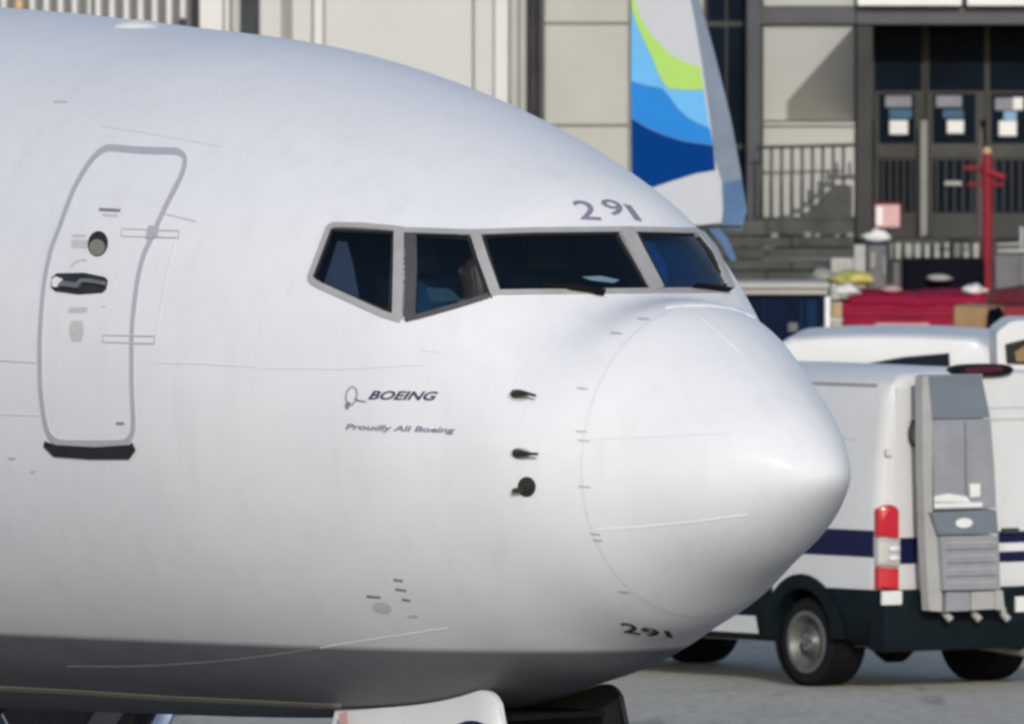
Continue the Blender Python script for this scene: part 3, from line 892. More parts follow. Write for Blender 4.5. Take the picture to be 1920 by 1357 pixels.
mb.add([(X_(1392, YW), YW, Z_(424, YW)), (X_(1250, YW), YW + .2, Z_(424, YW)), (X_(1392, YW) - 6.0, YW + 6.5, Z_(424, YW) - .5), (X_(1250, YW) - 7.2, YW + 7.5, Z_(424, YW) - .5),
        (X_(1392, YW), YW, Z_(432, YW)), (X_(1250, YW), YW + .2, Z_(432, YW)), (X_(1392, YW) - 6.0, YW + 6.5, Z_(450, YW) - .6), (X_(1250, YW) - 7.2, YW + 7.5, Z_(450, YW) - .6)],
       [(0, 1, 3, 2), (4, 6, 7, 5), (0, 4, 5, 1), (2, 3, 7, 6), (0, 2, 6, 4), (1, 5, 7, 3)])
mb.build('wing', M['wing_grey'], wl_, inv)

# ------------------------------------------------------------------ vans
def wheel_parts(t, name, c, r, w, side, rim=True):
    """wheel with its axis along local x; side = +1 or -1 for the outer face"""
    p = []
    for a, q in ((-.44, .60), (-.5, .78), (-.48, .90), (-.42, .97), (-.3, 1.0), (.3, 1.0), (.42, .97), (.48, .90), (.5, .78), (.44, .60)):
        p.append((a * w, q * r))
    mb = MB().lathe(p + [p[0]], 40, 'x', c)
    ty = mb.build(name, M['tyre'], t, smooth=True, auto=50)
    pr = [(side * .40 * w, .72 * r), (side * .50 * w, .70 * r), (side * .50 * w, .60 * r), (side * .40 * w, .55 * r), (side * .12 * w, .47 * r), (side * .18 * w, .34 * r), (side * .30 * w, .26 * r), (side * .44 * w, .2 * r), (side * .46 * w, .1 * r), (side * .46 * w, .001)]
    mb = MB().lathe(pr, 32, 'x', c)
    mb.build('rim', M['rim_steel'], ty, smooth=True, auto=40)
    for k_ in range(5):
        mb = MB()
        a = 2 * math.pi * k_ / 5
        mb.lathe([(side * .42 * w, .001), (side * .42 * w, .03 * r), (side * .5 * w, .03 * r), (side * .5 * w, .001)], 8, 'x', (c[0], c[1] + .15 * r * math.cos(a), c[2] + .15 * r * math.sin(a)))
        mb.build('wheel_nut', M['chrome'], ty)
    return ty

def van_body(mb, top=2.53, low=.33, wide=1.0):
    # half-width by height, then along the length
    prof = [(0.80, .0), (.955, .03), (1.0, .12), (1.02, .24), (1.025, .38), (1.015, .50), (.985, .66), (.945, .80), (.91, .90), (.86, .96), (.76, .992), (.4, 1.004), (0, 1.008)]
    secs = [(0.0, .90, low, top - .07), (.012, .955, low, top - .035), (.045, .985, low, top - .012), (.12, 1.0, low, top), (1.0, 1.0, low, top), (2.4, 1.0, low, top + .01), (3.7, 1.0, low, top), (4.15, .99, low, top - .06), (4.45, .98, low, top - .36),
            (4.85, .97, low, 1.58), (5.0, .965, low, 1.36), (5.45, .94, low, 1.18), (5.75, .88, low, .98), (5.88, .80, low + .05, .82)]
    rings = []
    for y, k_, z0, z1 in secs:
        h = z1 - z0
        k_ = k_ * wide
        L = [(-x * k_, y, z0 + q * h) for x, q in prof]
        Rr = [(x * k_, y, z0 + q * h) for x, q in reversed(prof[:-1])]
        rings.append(L + Rr)
    n = len(rings[0])
    v = [p for g in rings for p in g]
    f = [(i * n + k_, i * n + (k_ + 1) % n, (i + 1) * n + (k_ + 1) % n, (i + 1) * n + k_) for i in range(len(rings) - 1) for k_ in range(n)]
    f += [tuple(range(n)), tuple((len(rings) - 1) * n + k_ for k_ in range(n - 1, -1, -1))]
    return mb.add(v, f)

# main van: tail towards the camera, turned left
VY = math.radians(37)
rear_left_wheel = at(1516, 1285, 111.05)
RW = (-.87, 1.08)                                # rear left tyre contact in the van's own frame
ca, sa = math.cos(VY), math.sin(VY)
vx = rear_left_wheel.x - (RW[0] * ca - RW[1] * sa)
vy = rear_left_wheel.y - (RW[0] * sa + RW[1] * ca)
RW = (-.87, .97)
van = empty('parked_van', (vx, vy, 0), 'white high-roofed van with navy stripe and grey tail lift, rear towards the viewer', 'van', VY)
VM = world_of(van)
VI = VM.inverted()
def rearp(px, py, y=0.0):
    """point on the van's rear plane (own frame) under a photo pixel"""
    n = VM.to_3x3() @ Vector((0, 1, 0))
    return VI @ on_plane(px, py, VM @ Vector((0, y, 0)), n)
def sidep(px, py, x=-1.03):
    n = VM.to_3x3() @ Vector((1, 0, 0))
    return VI @ on_plane(px, py, VM @ Vector((x, 0, 0)), n)
mb = van_body(MB(), 2.52)
body = mb.build('body', M['van_white'], van, smooth=True, auto=32)
def cut_wheel_wells(o, spots, r=.40, xi=.68):
    c = MB()
    for y, z in spots:
        for s_ in (-1, 1):
            ring = [(s_ * a, r * math.cos(2 * math.pi * k_ / 36) + y, r * math.sin(2 * math.pi * k_ / 36) + z) for a in (xi, 1.4) for k_ in range(36)]
            c.add(ring, [(k_, (k_ + 1) % 36, 36 + (k_ + 1) % 36, 36 + k_) for k_ in range(36)] + [tuple(range(36)), tuple(range(71, 35, -1))])
    cutter = c.build('cutter', M['black'], van)
    md = o.modifiers.new('wells', 'BOOLEAN')
    md.operation = 'DIFFERENCE'
    md.object = cutter
    md.solver = 'EXACT'
    me = bpy.data.meshes.new_from_object(o.evaluated_get(bpy.context.evaluated_depsgraph_get()))
    o.modifiers.clear()
    o.data = me
    bpy.data.objects.remove(cutter)
WELLS = [(RW[1], .40), (RW[1] + 3.75, .40)]
cut_wheel_wells(body, WELLS)
body.data.polygons.foreach_set('use_smooth', [True] * len(body.data.polygons))
body.data.set_sharp_from_angle(angle=math.radians(32))
def rear_box(px0, py0, px1, py1, y0, y1, name, m, parent, b=.006):
    a, c = rearp(px0, py0, y0), rearp(px1, py1, y0)
    mb = MB().box(a.x, c.x, y0, y1, a.z, c.z, b)
    return mb.build(name, m, parent)
def hw(z, top=2.52, low=.33):
    q = (z - low) / (top - low)
    prof = [(0, .80), (.03, .955), (.12, 1.0), (.24, 1.02), (.38, 1.025), (.50, 1.015), (.66, .985), (.80, .945), (.90, .91), (.96, .86), (.992, .76), (1.0, .4)]
    return float(np.interp(q, [a for a, _ in prof], [b for _, b in prof]))
def skin_strip(z0, z1, path, name, m, parent, off=.006, nz=3):
    """a strip that hugs the van sides between two heights; path = list of (side, y)"""
    mb = MB()
    for s_ in (-1, 1):
        for (ya, yb) in path:
            v, f = [], []
            for j in range(nz + 1):
                z = z0 + (z1 - z0) * j / nz
                for y in (ya, yb):
                    v.append((s_ * (hw(z) + off), y, z))
            for j in range(nz):
                f.append((2 * j, 2 * j + 1, 2 * j + 3, 2 * j + 2))
            mb.add(v, f)
    o = mb.build(name, m, parent, fix=False)
    sd = o.modifiers.new('thickness', 'SOLIDIFY'); sd.thickness = .004; sd.offset = 1
    return o
ZB0, ZB1 = 1.06, 1.27
skin_strip(ZB0, ZB1, [(.05, 4.2)], 'side_stripe', M['navy'], body)
# rear stripe left of the lift and right of it (two bands on the right)
rear_box(1688, 1008, 1722, 1056, -.010, .004, 'rear_stripe', M['navy'], body, 0)
rear_box(1872, 996, 1990, 1014, -.010, .004, 'rear_stripe', M['navy'], body, 0)
rear_box(1872, 1034, 1990, 1050, -.010, .004, 'rear_stripe', M['navy'], body, 0)
rear_box(1884, 1020, 1960, 1030, -.012, .004, 'rear_lettering_band', M['white'], body, 0)
# dark lower body with bumper
skin_strip(.335, .80, [(.02, .80), (1.36, 4.3)], 'lower_cladding', M['cladding'], body, .010, 24)
cut_wheel_wells(bpy.data.objects['lower_cladding'], WELLS)
skin_strip(.40, .54, [(1.60, 4.3)], 'sill', M['van_white'], body, .018, 2)
mb = MB().box(-1.03, 1.03, -.09, .12, .31, .80, .04); bump_ = mb.build('bumper', M['cladding'], van, smooth=True, auto=40)
mb = MB().box(-.80, .62, .12, 3.9, .34, .45); mb.build('underbody', M['black'], van)
mb = MB().box(-.5, .5, 1.0, 1.16, .28, .38, .03); mb.tube([(-.6, 1.08, .35), (.6, 1.08, .35)], .06, 12)
mb.lathe([(-.14, .02), (-.14, .12), (-.06, .17), (.06, .17), (.14, .12), (.14, .02)], 18, 'x', (0, 1.08, .33)); mb.build('axle', M['black'], van, smooth=True, auto=40)
mb = MB().tube([(.30, .9, .34), (.42, .35, .30), (.45, -.02, .27)], .035, 10); mb.build('exhaust', M['steel'], van, smooth=True, auto=40)
# wheel arches: dark lining and flared lip
for s_ in (-1, 1):
    v, f = [], []
    for i in range(17):
        t_ = math.pi * i / 16
        for rr, xo in ((.50, .99), (.50, 1.036), (.44, 1.045), (.385, 1.035), (.385, .72)):
            v.append((s_ * xo, RW[1] + rr * math.cos(t_), .40 + rr * math.sin(t_)))
    for i in range(16):
        for k_ in range(4):
            f.append((i * 5 + k_, i * 5 + k_ + 1, (i + 1) * 5 + k_ + 1, (i + 1) * 5 + k_))
    MB().add(v, f).build('wheel_arch', M['cladding'], body, smooth=True, auto=50, fix=False)
    # arch opening disc
    for wy, wz in WELLS:
        mb = MB().lathe([(s_ * .99, .397), (s_ * .682, .397), (s_ * .682, .001)], 36, 'x', (0, wy, wz)); mb.build('wheel_housing', M['black'], body, fix=False)
wheel_parts(van, 'wheel', (-.865, RW[1], .355), .355, .24, -1)
wheel_parts(van, 'wheel', (.90, RW[1], .36), .36, .24, 1)
wheel_parts(van, 'wheel', (-.94, RW[1] + 3.75, .36), .36, .22, -1)
wheel_parts(van, 'wheel', (.90, RW[1] + 3.75, .36), .36, .22, 1)
# body side pressings
for z in (1.98, 1.76):
    skin_strip(z, z + .016, [(.35, 3.6)], 'pressing', M['seam_faint'], body, .003, 1)
skin_strip(2.40, 2.425, [(.2, 4.0)], 'roof_gutter', M['lift'], body, .004, 1)
# cab glass
mb = MB().add([(-.80, 4.21, 2.36), (.80, 4.21, 2.36), (.90, 4.87, 1.62), (-.90, 4.87, 1.62), (-.80, 4.23, 2.385), (.80, 4.23, 2.385), (.90, 4.89, 1.645), (-.90, 4.89, 1.645)], [(0, 1, 2, 3), (7, 6, 5, 4), (0, 4, 5, 1), (1, 5, 6, 2), (2, 6, 7, 3), (3, 7, 4, 0)])
mb.build('windscreen', M['van_glass'], van)
for s_ in (-1, 1):
    v = [(s_ * (hw(z) * .985 + o_), y, z) for o_ in (.004, .014) for y, z in ((3.55, 1.42), (3.55, 2.02), (4.12, 2.02), (4.50, 1.42))]
    MB().add(v, [(0, 1, 2, 3), (7, 6, 5, 4), (0, 4, 5, 1), (1, 5, 6, 2), (2, 6, 7, 3), (3, 7, 4, 0)]).build('side_window', M['van_glass'], van)
    MB().box(s_ * 1.06, s_ * 1.20, 4.20, 4.27, 1.35, 1.65, .02).build('wing_mirror', M['black'], van)
    MB().box(s_ * .55, s_ * .78, 5.72, 5.84, .82, .98, .02).build('headlight', M['lamp_clear'], van)
# doors
for a, b_, nm in ((-.90, -.006, 'rear_door'), (.006, .90, 'rear_door')):
    poly = [(a, .83), (b_, .83), (b_, 2.40), (a * .93 if a < -.5 else a, 2.40)] if a < 0 else [(a, .83), (b_, .83), (b_ * .93, 2.40), (a, 2.40)]
    mb = MB(); mb.prism(poly, -.006, .01); d = mb.build(nm, M['van_white'], van)
    z0 = 1.75
    xs = (-.72, -.10) if a < 0 else (.10, .80)
    mb = MB().box(xs[0], xs[1], -.010, -.004, 2.12, 2.138); mb.build('pressing', M['seam'], d)
    if a > 0:
        mb = MB().box(xs[0] - .05, xs[1], -.010, -.004, 2.215, 2.228); mb.build('pressing', M['seam'], d)
mb = MB().box(-.004, .004, -.007, .004, .83, 2.4); mb.build('door_gap', M['conduit'], van)
for z in (1.86, 1.10):
    mb = MB().box(-.955, -.90, -.035, .0, z, z + .06, .008); mb.build('hinge', M['van_white'], van)
mb = MB()
c_ = rearp(1709, 812)
pts = [(c_.x + .055 * math.cos(t_), -.05, c_.z + .10 * math.sin(t_)) for t_ in [math.radians(40 + 28 * k_) for k_ in range(11)]]
mb.tube(pts, .014, 8); mb.build('grab_handle', M['conduit'], van, smooth=True)
# high brake light
c_ = rearp(1838, 694)
v, f = [], []
mb = MB()
n = 24
for (sc, y) in ((1.0, -.004), (1.0, -.05), (.8, -.075)):
    pass
def oval(cx, cz, rx, rz, y0, y1, n=24, pw=.6):
    mb = MB()
    P = []
    for k_ in range(n):
        t_ = 2 * math.pi * k_ / n
        P.append((cx + rx * math.copysign(abs(math.cos(t_)) ** pw, math.cos(t_)), cz + rz * math.copysign(abs(math.sin(t_)) ** .9, math.sin(t_))))
    mb.prism(P, y0, y1)
    return mb
bl = oval(c_.x, c_.z, .30, .052, -.05, .06).build('brake_lamp', M['cladding'], van)
mb = oval(c_.x - .01, c_.z + .008, .20, .026, -.062, -.0505); mb.build('lens', M['maroon'], bl)
# tail lamps
def tail_lamp(s_):
    z = lambda py: rearp(1660, py).z
    x0, x1 = .845, 1.03
    zt_, zb_ = z(944), z(1106)
    lv = [zb_, z(1066), z(1050), z(1008), z(996), zt_]
    mb = MB()
    base = mb.box(s_ * .88, s_ * 1.0, .03, .06, zb_, zt_ - .04, .01).build('tail_lamp', M['lamp_clear'], van)
    def seg(za, zb, cut, m, nm, top=False):
        P = []
        pts = [(x0, za), (x1, za + cut), (x1, zb + cut)] + ([(x1 - .02, zb + .03), (x1 - .08, zb + .055), (x0 + .08, zb + .055), (x0 + .02, zb + .03)] if top else []) + [(x0, zb)]
        v, f = [], []
        n_ = len(pts)
        for y, k_ in ((-.014, 1.0), (-.05, .97), (-.068, .75)):
            cx = sum(p[0] for p in pts) / n_
            cz = sum(p[1] for p in pts) / n_
            for p in pts:
                v.append((s_ * (cx + (p[0] - cx) * k_), y + .10 * max(0, (p[0] - .93) / .09) ** 2 * .35, cz + (p[1] - cz) * k_))
        for j in range(2):
            for i in range(n_):
                f.append((j * n_ + i, j * n_ + (i + 1) % n_, (j + 1) * n_ + (i + 1) % n_, (j + 1) * n_ + i))
        f.append(tuple(2 * n_ + i for i in range(n_)))
        f.append(tuple(range(n_ - 1, -1, -1)))
        MB().add(v, f).build(nm, m, base, smooth=True, auto=30)
    seg(z(1108), z(1066), .02, M['lamp_red'], 'lens')
    seg(z(1064), z(1012), .02, M['lamp_clear'], 'lens')
    seg(z(1010), z(958), .02, M['lamp_red'], 'lens', True)
    for py in (1028, 1046):
        mb = MB()
        zc = z(py)
        for q in ((0.0, .055), (-.015, .05), (-.028, .03), (-.032, .001)):
            pass
        v, f = [], []
        for j, (yy, r_) in enumerate(((-.066, .052), (-.078, .045), (-.086, .03), (-.09, .002))):
            for k_ in range(14):
                t_ = 2 * math.pi * k_ / 14
                v.append((s_ * (.905) + r_ * 1.1 * math.cos(t_), yy, zc + r_ * .5 * math.sin(t_)))
        for j in range(3):
            for k_ in range(14):
                f.append((j * 14 + k_, j * 14 + (k_ + 1) % 14, (j + 1) * 14 + (k_ + 1) % 14, (j + 1) * 14 + k_))
        MB().add(v, f).build('bulb_reflector', M['white'], base, smooth=True)
tail_lamp(-1)
tail_lamp(1)
rear_box(1656, 1108, 1692, 1133, -.115, -.08, 'reflector', M['white'], bump_, .008)
rear_box(1906, 1118, 1932, 1146, -.115, -.08, 'reflector', M['white'], bump_, .008)
# grey tail lift
lift = rear_box(1738, 703, 1843, 1110, -.16, -.03, 'tail_lift', M['lift'], van, .01)
a, c_ = rearp(1722, 706, -.30), rearp(1752, 1146, -.30)
def lift_poly(pxs, y0, y1, name, m):
    P = [rearp(x, y, y0) for x, y in pxs]
    mb = MB(); mb.prism([(p.x, p.z) for p in P], y0, y1)
    return mb.build(name, m, lift)
lift_poly([(1738, 706), (1840, 703), (1857, 783), (1748, 785)], -.24, -.17, 'upper_panel', M['lift_dark'])
lift_poly([(1748, 787), (1857, 785), (1864, 870), (1868, 952), (1752, 955), (1750, 870)], -.27, -.165, 'middle_panel', M['lift'])
lift_poly([(1808, 790), (1812, 790), (1814, 940), (1810, 940)], -.274, -.2705, 'groove', M['lift_dark'])
lift_poly([(1746, 960), (1868, 955), (1872, 1000), (1760, 1002)], -.33, -.165, 'lower_flap', M['lift_dark'])
lift_poly([(1764, 1005), (1872, 1003), (1876, 1104), (1770, 1106)], -.34, -.165, 'ribbed_panel', M['lift'])
for k_ in range(7):
    y = 1016 + k_ * 12.5
    lift_poly([(1776, y), (1868, y - 2), (1868, y + 1), (1776, y + 3)], -.346, -.3405, 'rib', M['lift_dark' if k_ % 2 else 'lift_side'])
lift_poly([(1729, 706), (1740, 704), (1748, 790), (1748, 955), (1757, 1010), (1766, 1110), (1766, 1146), (1742, 1144), (1734, 1000), (1730, 850)], -.29, -.20, 'side_plate', M['lift_side'])
lift_poly([(1774, 1109), (1818, 1109), (1818, 1144), (1774, 1146)], -.30, -.175, 'foot_box', M['lift'])
lift_poly([(1822, 1109), (1878, 1107), (1880, 1140), (1822, 1143)], -.32, -.175, 'foot_box', M['lift_side'])
lift_poly([(1866, 1106), (1880, 1106), (1884, 1142), (1868, 1143)], -.335, -.33, 'foot_box', M['lift_side'])
lift_poly([(1752, 930), (1778, 925), (1812, 930), (1820, 941), (1752, 940)], -.276, -.2705, 'sticker', M['sheet_white'])
lift_poly([(1752, 943), (1842, 941), (1842, 950), (1752, 952)], -.276, -.2705, 'sticker', M['sheet_white'])
lift_poly([(1818, 907), (1838, 906), (1838, 930), (1820, 932)], -.2805, -.2765, 'sticker', M['sheet_white'])
c_ = rearp(1808, 980, -.336)
mb = oval(c_.x, c_.z, .085, .038, -.336, -.331, pw=1); mb.build('oval_badge', M['sheet_white'], lift)
mb = MB()
for px in (1772, 1826, 1880):
    q = rearp(px, 1150, -.2)
    mb = MB(); mb.tube([(q.x, -.2, q.z + .05), (q.x, -.2, q.z), (q.x + .03, -.24, q.z - .05)], .03, 10); mb.build('hook', M['bin_grey'], lift, smooth=True, auto=40)
# license plate handle on right door
rear_box(1884, 990, 1912, 999, -.06, -.0085, 'door_handle', M['conduit'], van, .006)

# second van behind: roof and rear window show
p = at(1654, 652, 124)
v2 = empty('second_van', (p.x, 124, 0), 'white van parked beyond the striped van, only its roof and rear window visible', 'van', math.radians(-4))
mb = van_body(MB(), 2.485, wide=1.10); b2 = mb.build('body', M['van_white'], v2, smooth=True, auto=32)
P = [(-.08, 2.25), (.20, 2.30), (.60, 2.335), (.62, 1.7), (-.42, 1.7), (-.42, 2.2)]
mb = MB(); mb.prism(P, -.03, -.012); mb.build('rear_window', M['van_glass'], v2)
for s_ in (-1, 1):
    wheel_parts(v2, 'wheel', (s_ * .93, 1.1, .36), .36, .22, s_)
    wheel_parts(v2, 'wheel', (s_ * .93, 4.7, .36), .36, .22, s_)
    mb = MB().box(s_ * .82, s_ * 1.0, -.04, .05, 1.0, 1.6, .02); mb.build('tail_lamp', M['lamp_red'], v2)

# white truck cab at the right edge
YT = 119.0
p = at(1930, 700, YT)
tr = empty('white_truck', (X_(2010, YT), YT, 0), 'white truck cab with a dark side window cut off by the right edge', 'truck')
inv = world_of(tr).inverted()
P = [(1876, 1180), (1872, 760), (1869, 626), (1874, 619), (1894, 604), (1908, 601), (2140, 606), (2152, 620), (2156, 760), (2150, 1180)]
mb = MB(); mb.prism([(X_(a, YT), Z_(b, YT)) for a, b in P], YT, YT + 1.9); cb = mb.build('cab', M['van_white'], tr, inv)
W = [(1887, 676), (1885, 645), (1921, 636), (2120, 632), (2122, 690), (1889, 682)]
mb = MB(); mb.prism([(X_(a, YT), Z_(b, YT)) for a, b in W], YT - .014, YT - .003); mb.build('window', M['van_glass'], cb, inv)
mb = MB(); mb.prism([(X_(a, YT), Z_(b, YT)) for a, b in [(1903, 660), (1921, 648), (1960, 646), (1960, 676), (1906, 678)]], YT - .018, YT - .0145); mb.build('window_curtain', M['cardboard'], cb, inv)
for a in (1920, 2110):
    for yy in (YT + .15, YT + 1.75):
        mb = MB(); mb.lathe([(-.12, .1), (-.12, .34), (-.07, .4), (.07, .4), (.12, .34), (.12, .1)], 24, 'y', (X_(a, YT), yy, .4)); mb.build('wheel', M['tyre'], tr, inv, smooth=True, auto=40)
mb = MB(); mb.box(X_(1880, YT), X_(2148, YT), YT + .1, YT + 1.8, .35, .52); mb.build('chassis', M['conduit'], tr, inv)

# cardboard box lying on the red cart's front corner
Y = 150
t = empty('cardboard_box', (X_(1832, Y), Y + .3, 0), 'brown cardboard box on a dark stand in front of the red cart', 'box')
c0 = Vector((X_(1832, Y), Y + .3, Z_(622, Y)))
t.location = c0
inv = world_of(t).inverted()
mb = MB(); mb.prism([(X_(a, Y), Z_(b, Y)) for a, b in [(1790, 622), (1790, 575), (1852, 578), (1852, 622)]], Y, Y + .5); mb.build('carton', M['cardboard'], t, inv)
mb = MB(); mb.add([at(1790, 574.5, Y), at(1852, 577.5, Y), at(1882, 575, Y + .5), at(1822, 570, Y + .5), at(1790, 572.5, Y), at(1852, 575.5, Y), at(1882, 573, Y + .5), at(1822, 568, Y + .5)], [(0, 1, 2, 3), (7, 6, 5, 4), (0, 4, 5, 1), (1, 5, 6, 2), (2, 6, 7, 3), (3, 7, 4, 0)]); mb.build('flap', M['cardboard'], t, inv)
mb = MB(); mb.prism([(X_(a, Y), Z_(b, Y)) for a, b in [(1853, 622), (1853, 579), (1882, 577), (1882, 622)]], Y + .1, Y + .5); mb.build('end_flap', M['cardboard'], t, inv)
t = empty('steel_stand', (X_(1836, Y), Y + .3, 0), 'dark steel stand carrying the cardboard box', 'stand')
inv = world_of(t).inverted()
mb = MB(); mb.box(X_(1784, Y), X_(1890, Y), Y - .02, Y + .6, Z_(629, Y), Z_(622.3, Y)); mb.build('top', M['conduit'], t, inv)
for a in (1788, 1884):
    for yy in (Y + .02, Y + .55):
        mb = MB(); mb.tube([(X_(a, Y), yy, 0), (X_(a, Y), yy, Z_(629, Y))], .025, 8); mb.build('leg', M['conduit'], t, inv)
bag('dark_bag', 'dark rounded bag leaning against the end of the cardboard box', 'bag', 1852, 589, 1886, 628, Y - .25, .3, M['equipment_black'], 41)

# ------------------------------------------------------------------ AIRLINER
TH = math.radians(45)
CT, STH = math.cos(TH), math.sin(TH)
XN = 1567.763
D0 = 75.0
ST_ = np.array([0, .1, .25, .5, .8, 1.1, 1.4, 1.7, 2.0, 2.4, 2.9, 3.5, 4.2, 5.0, 6.0, 7.5])
U_ = np.sqrt(ST_)
ZTOP = np.array([2.8906, 3.0752, 3.2475, 3.4556, 3.6859, 3.8149, 3.8915, 4.3196, 4.5455, 4.7312, 4.9132, 5.0788, 5.2105, 5.2861, 5.3671, 5.4436])
ZBOT = np.array([2.8906, 2.7258, 2.5857, 2.4018, 2.2195, 2.0365, 1.8996, 1.7538, 1.6700, 1.5608, 1.4911, 1.4557, 1.4290, 1.4160, 1.4056, 1.3967])
WID = np.array([0.0000, 0.2156, 0.3700, 0.5872, 0.7873, 1.0165, 1.1997, 1.3168, 1.4422, 1.5581, 1.6743, 1.7790, 1.8381, 1.8702, 1.8799, 1.8799])
ZMID = np.array([2.8906, 2.8749, 2.8801, 2.8745, 2.8898, 2.9339, 3.0124, 3.0690, 3.1418, 3.2019, 3.2815, 3.3495, 3.4102, 3.4502, 3.4500, 3.4499])
def spline(U, y, u):
    n = len(U); h = np.diff(U); A = np.zeros((n, n)); b = np.zeros(n); A[0, 0] = A[-1, -1] = 1
    for i in range(1, n - 1):
        A[i, i - 1] = h[i - 1]; A[i, i] = 2 * (h[i - 1] + h[i]); A[i, i + 1] = h[i]
        b[i] = 6 * ((y[i + 1] - y[i]) / h[i] - (y[i] - y[i - 1]) / h[i - 1])
    Mm = np.linalg.solve(A, b)
    k = np.clip(np.searchsorted(U, u) - 1, 0, n - 2); t = u - U[k]; hh = h[k]
    return y[k] + t * ((y[k + 1] - y[k]) / hh - hh * (2 * Mm[k] + Mm[k + 1]) / 6) + t * t * Mm[k] / 2 + t ** 3 * (Mm[k + 1] - Mm[k]) / (6 * hh)
def section(s):
    u = np.sqrt(np.minimum(s, 7.5))
    zt = spline(U_, ZTOP, u); zb = spline(U_, ZBOT, u); w = spline(U_, WID, u); zm = spline(U_, ZMID, u)
    zt = np.maximum(zt, zm + 1e-4); zb = np.minimum(zb, zm - 1e-4)
    return zt, zb, w, zm
X0 = (XN - 960) / F * D0
def to_world(s, yl, z):
    return np.stack(np.broadcast_arrays(X0 - s * CT - yl * STH, D0 + s * STH - yl * CT, z), -1)
NPH = 640
def loft(s, inset=0.0):
    zt, zb, w, zm = section(s)
    ph = np.linspace(0, 2 * np.pi, NPH, endpoint=False)
    C, S = np.cos(ph)[None], np.sin(ph)[None]
    w = np.maximum(w - inset, .002)[:, None]
    yl = w * C
    z = np.where(S > 0, zm[:, None] + np.maximum(zt - zm - inset, .001)[:, None] * S, zm[:, None] + np.maximum(zm - zb - inset, .001)[:, None] * S)
    return to_world(s[:, None], yl, z)
def loft_faces(n):
    return [(i * NPH + k, i * NPH + (k + 1) % NPH, (i + 1) * NPH + (k + 1) % NPH, (i + 1) * NPH + k) for i in range(n - 1) for k in range(NPH)]

gear_s = 2.75
base = to_world(np.array(gear_s), np.array(0.0), np.array(0.0))
jet = empty('airliner', tuple(base), 'large white twin-engine airliner nose with grey belly filling the foreground', 'airliner')
JI = world_of(jet).inverted()
SEAM = 1.0
s_rad = np.linspace(0.0, math.sqrt(SEAM - .004), 70) ** 2
s_bod = np.concatenate([np.linspace(SEAM, 1.25, 16)[:-1], np.linspace(1.25, 3.5, 150)[:-1], np.linspace(3.5, 7.5, 60)[:-1], np.linspace(7.5, 24, 14)])

# analytic surface as a BVH for laying parts on the skin
s_all = np.concatenate([s_rad, s_bod])
Pall = loft(s_all)
Vall = [Vector(p) for p in Pall.reshape(-1, 3)]
bvh = BVHTree.FromPolygons(Vall, loft_faces(len(s_all)))
def skin_hit(px, py):
    d = ray(px, py)
    loc, n, i, dist = bvh.ray_cast(CAMP, d)
    if loc is None:
        best = None
        for t in np.linspace(70, 84, 90):
            q = CAMP + d * t
            l2, n2, i2, d2 = bvh.find_nearest(q)
            if best is None or d2 < best[2]:
                best = (l2, n2, d2)
        loc, n = best[0], best[1]
    # outward normal
    if n.dot(d) > .0: n = -n
    return loc, n
def smooth_normal(px, py, e=3.0):
    a, n0 = skin_hit(px, py)
    l, r = skin_hit(px - e, py)[0], skin_hit(px + e, py)[0]
    u, dn = skin_hit(px, py - e)[0], skin_hit(px, py + e)[0]
    n = (r - l).cross(u - dn)
    if n.length < 1e-9: return a, n0
    n.normalize()
    if n.dot(n0) < 0: n = -n
    return a, n
def resample(path, step, closed=False):
    pts = [Vector((a, b, 0)) for a, b in path]
    if closed: pts.append(pts[0])
    out = []
    for a, b in zip(pts[:-1], pts[1:]):
        k = max(1, int((b - a).length / step))
        out += [a.lerp(b, i / k) for i in range(k)]
    if not closed: out.append(pts[-1])
    return out
def catmull(path, n=6, closed=False):
    P = [Vector((a, b, 0)) for a, b in path]
    N = len(P)
    out = []
    rng = range(N if closed else N - 1)
    for i in rng:
        g = lambda j: P[j % N] if closed else P[max(0, min(N - 1, j))]
        p0, p1, p2, p3 = g(i - 1), g(i), g(i + 1), g(i + 2)
        for k in range(n):
            t = k / n
            q = .5 * ((2 * p1) + (p2 - p0) * t + (2 * p0 - 5 * p1 + 4 * p2 - p3) * t * t + (3 * p1 - p0 - 3 * p2 + p3) * t ** 3)
            out.append((q.x, q.y))
    if not closed: out.append(path[-1])
    return out
def ribbon(path, width, hi, lo, closed=False, step=7, mb=None):
    """a raised strip that follows the skin under a photo-pixel path; width in photo pixels (number or list per sample)"""
    pts = resample(path, step, closed)
    n = len(pts)
    mb = mb or MB()
    v, f = [], []
    for i, p in enumerate(pts):
        a = pts[(i - 1) % n] if closed or i else pts[i]
        b = pts[(i + 1) % n] if closed or i < n - 1 else pts[i]
        d = (b - a).normalized()
        nn = Vector((-d.y, d.x, 0))
        w = width if not callable(width) else width(p.x, p.y, d)
        for sgn in (-1, 1):
            q = p + nn * (sgn * w / 2)
            loc, no = smooth_normal(q.x, q.y)
            v += [loc + no * hi, loc - no * lo]
    m = n if closed else n - 1
    for i in range(m):
        j = (i + 1) % n
        A, B = i * 4, j * 4
        f += [(A, B, B + 2, A + 2), (A + 1, A + 3, B + 3, B + 1), (A, A + 1, B + 1, B), (A + 2, B + 2, B + 3, A + 3)]
    if not closed:
        f += [(0, 2, 3, 1), ((n - 1) * 4, (n - 1) * 4 + 1, (n - 1) * 4 + 3, (n - 1) * 4 + 2)]
    return mb.add(v, f)
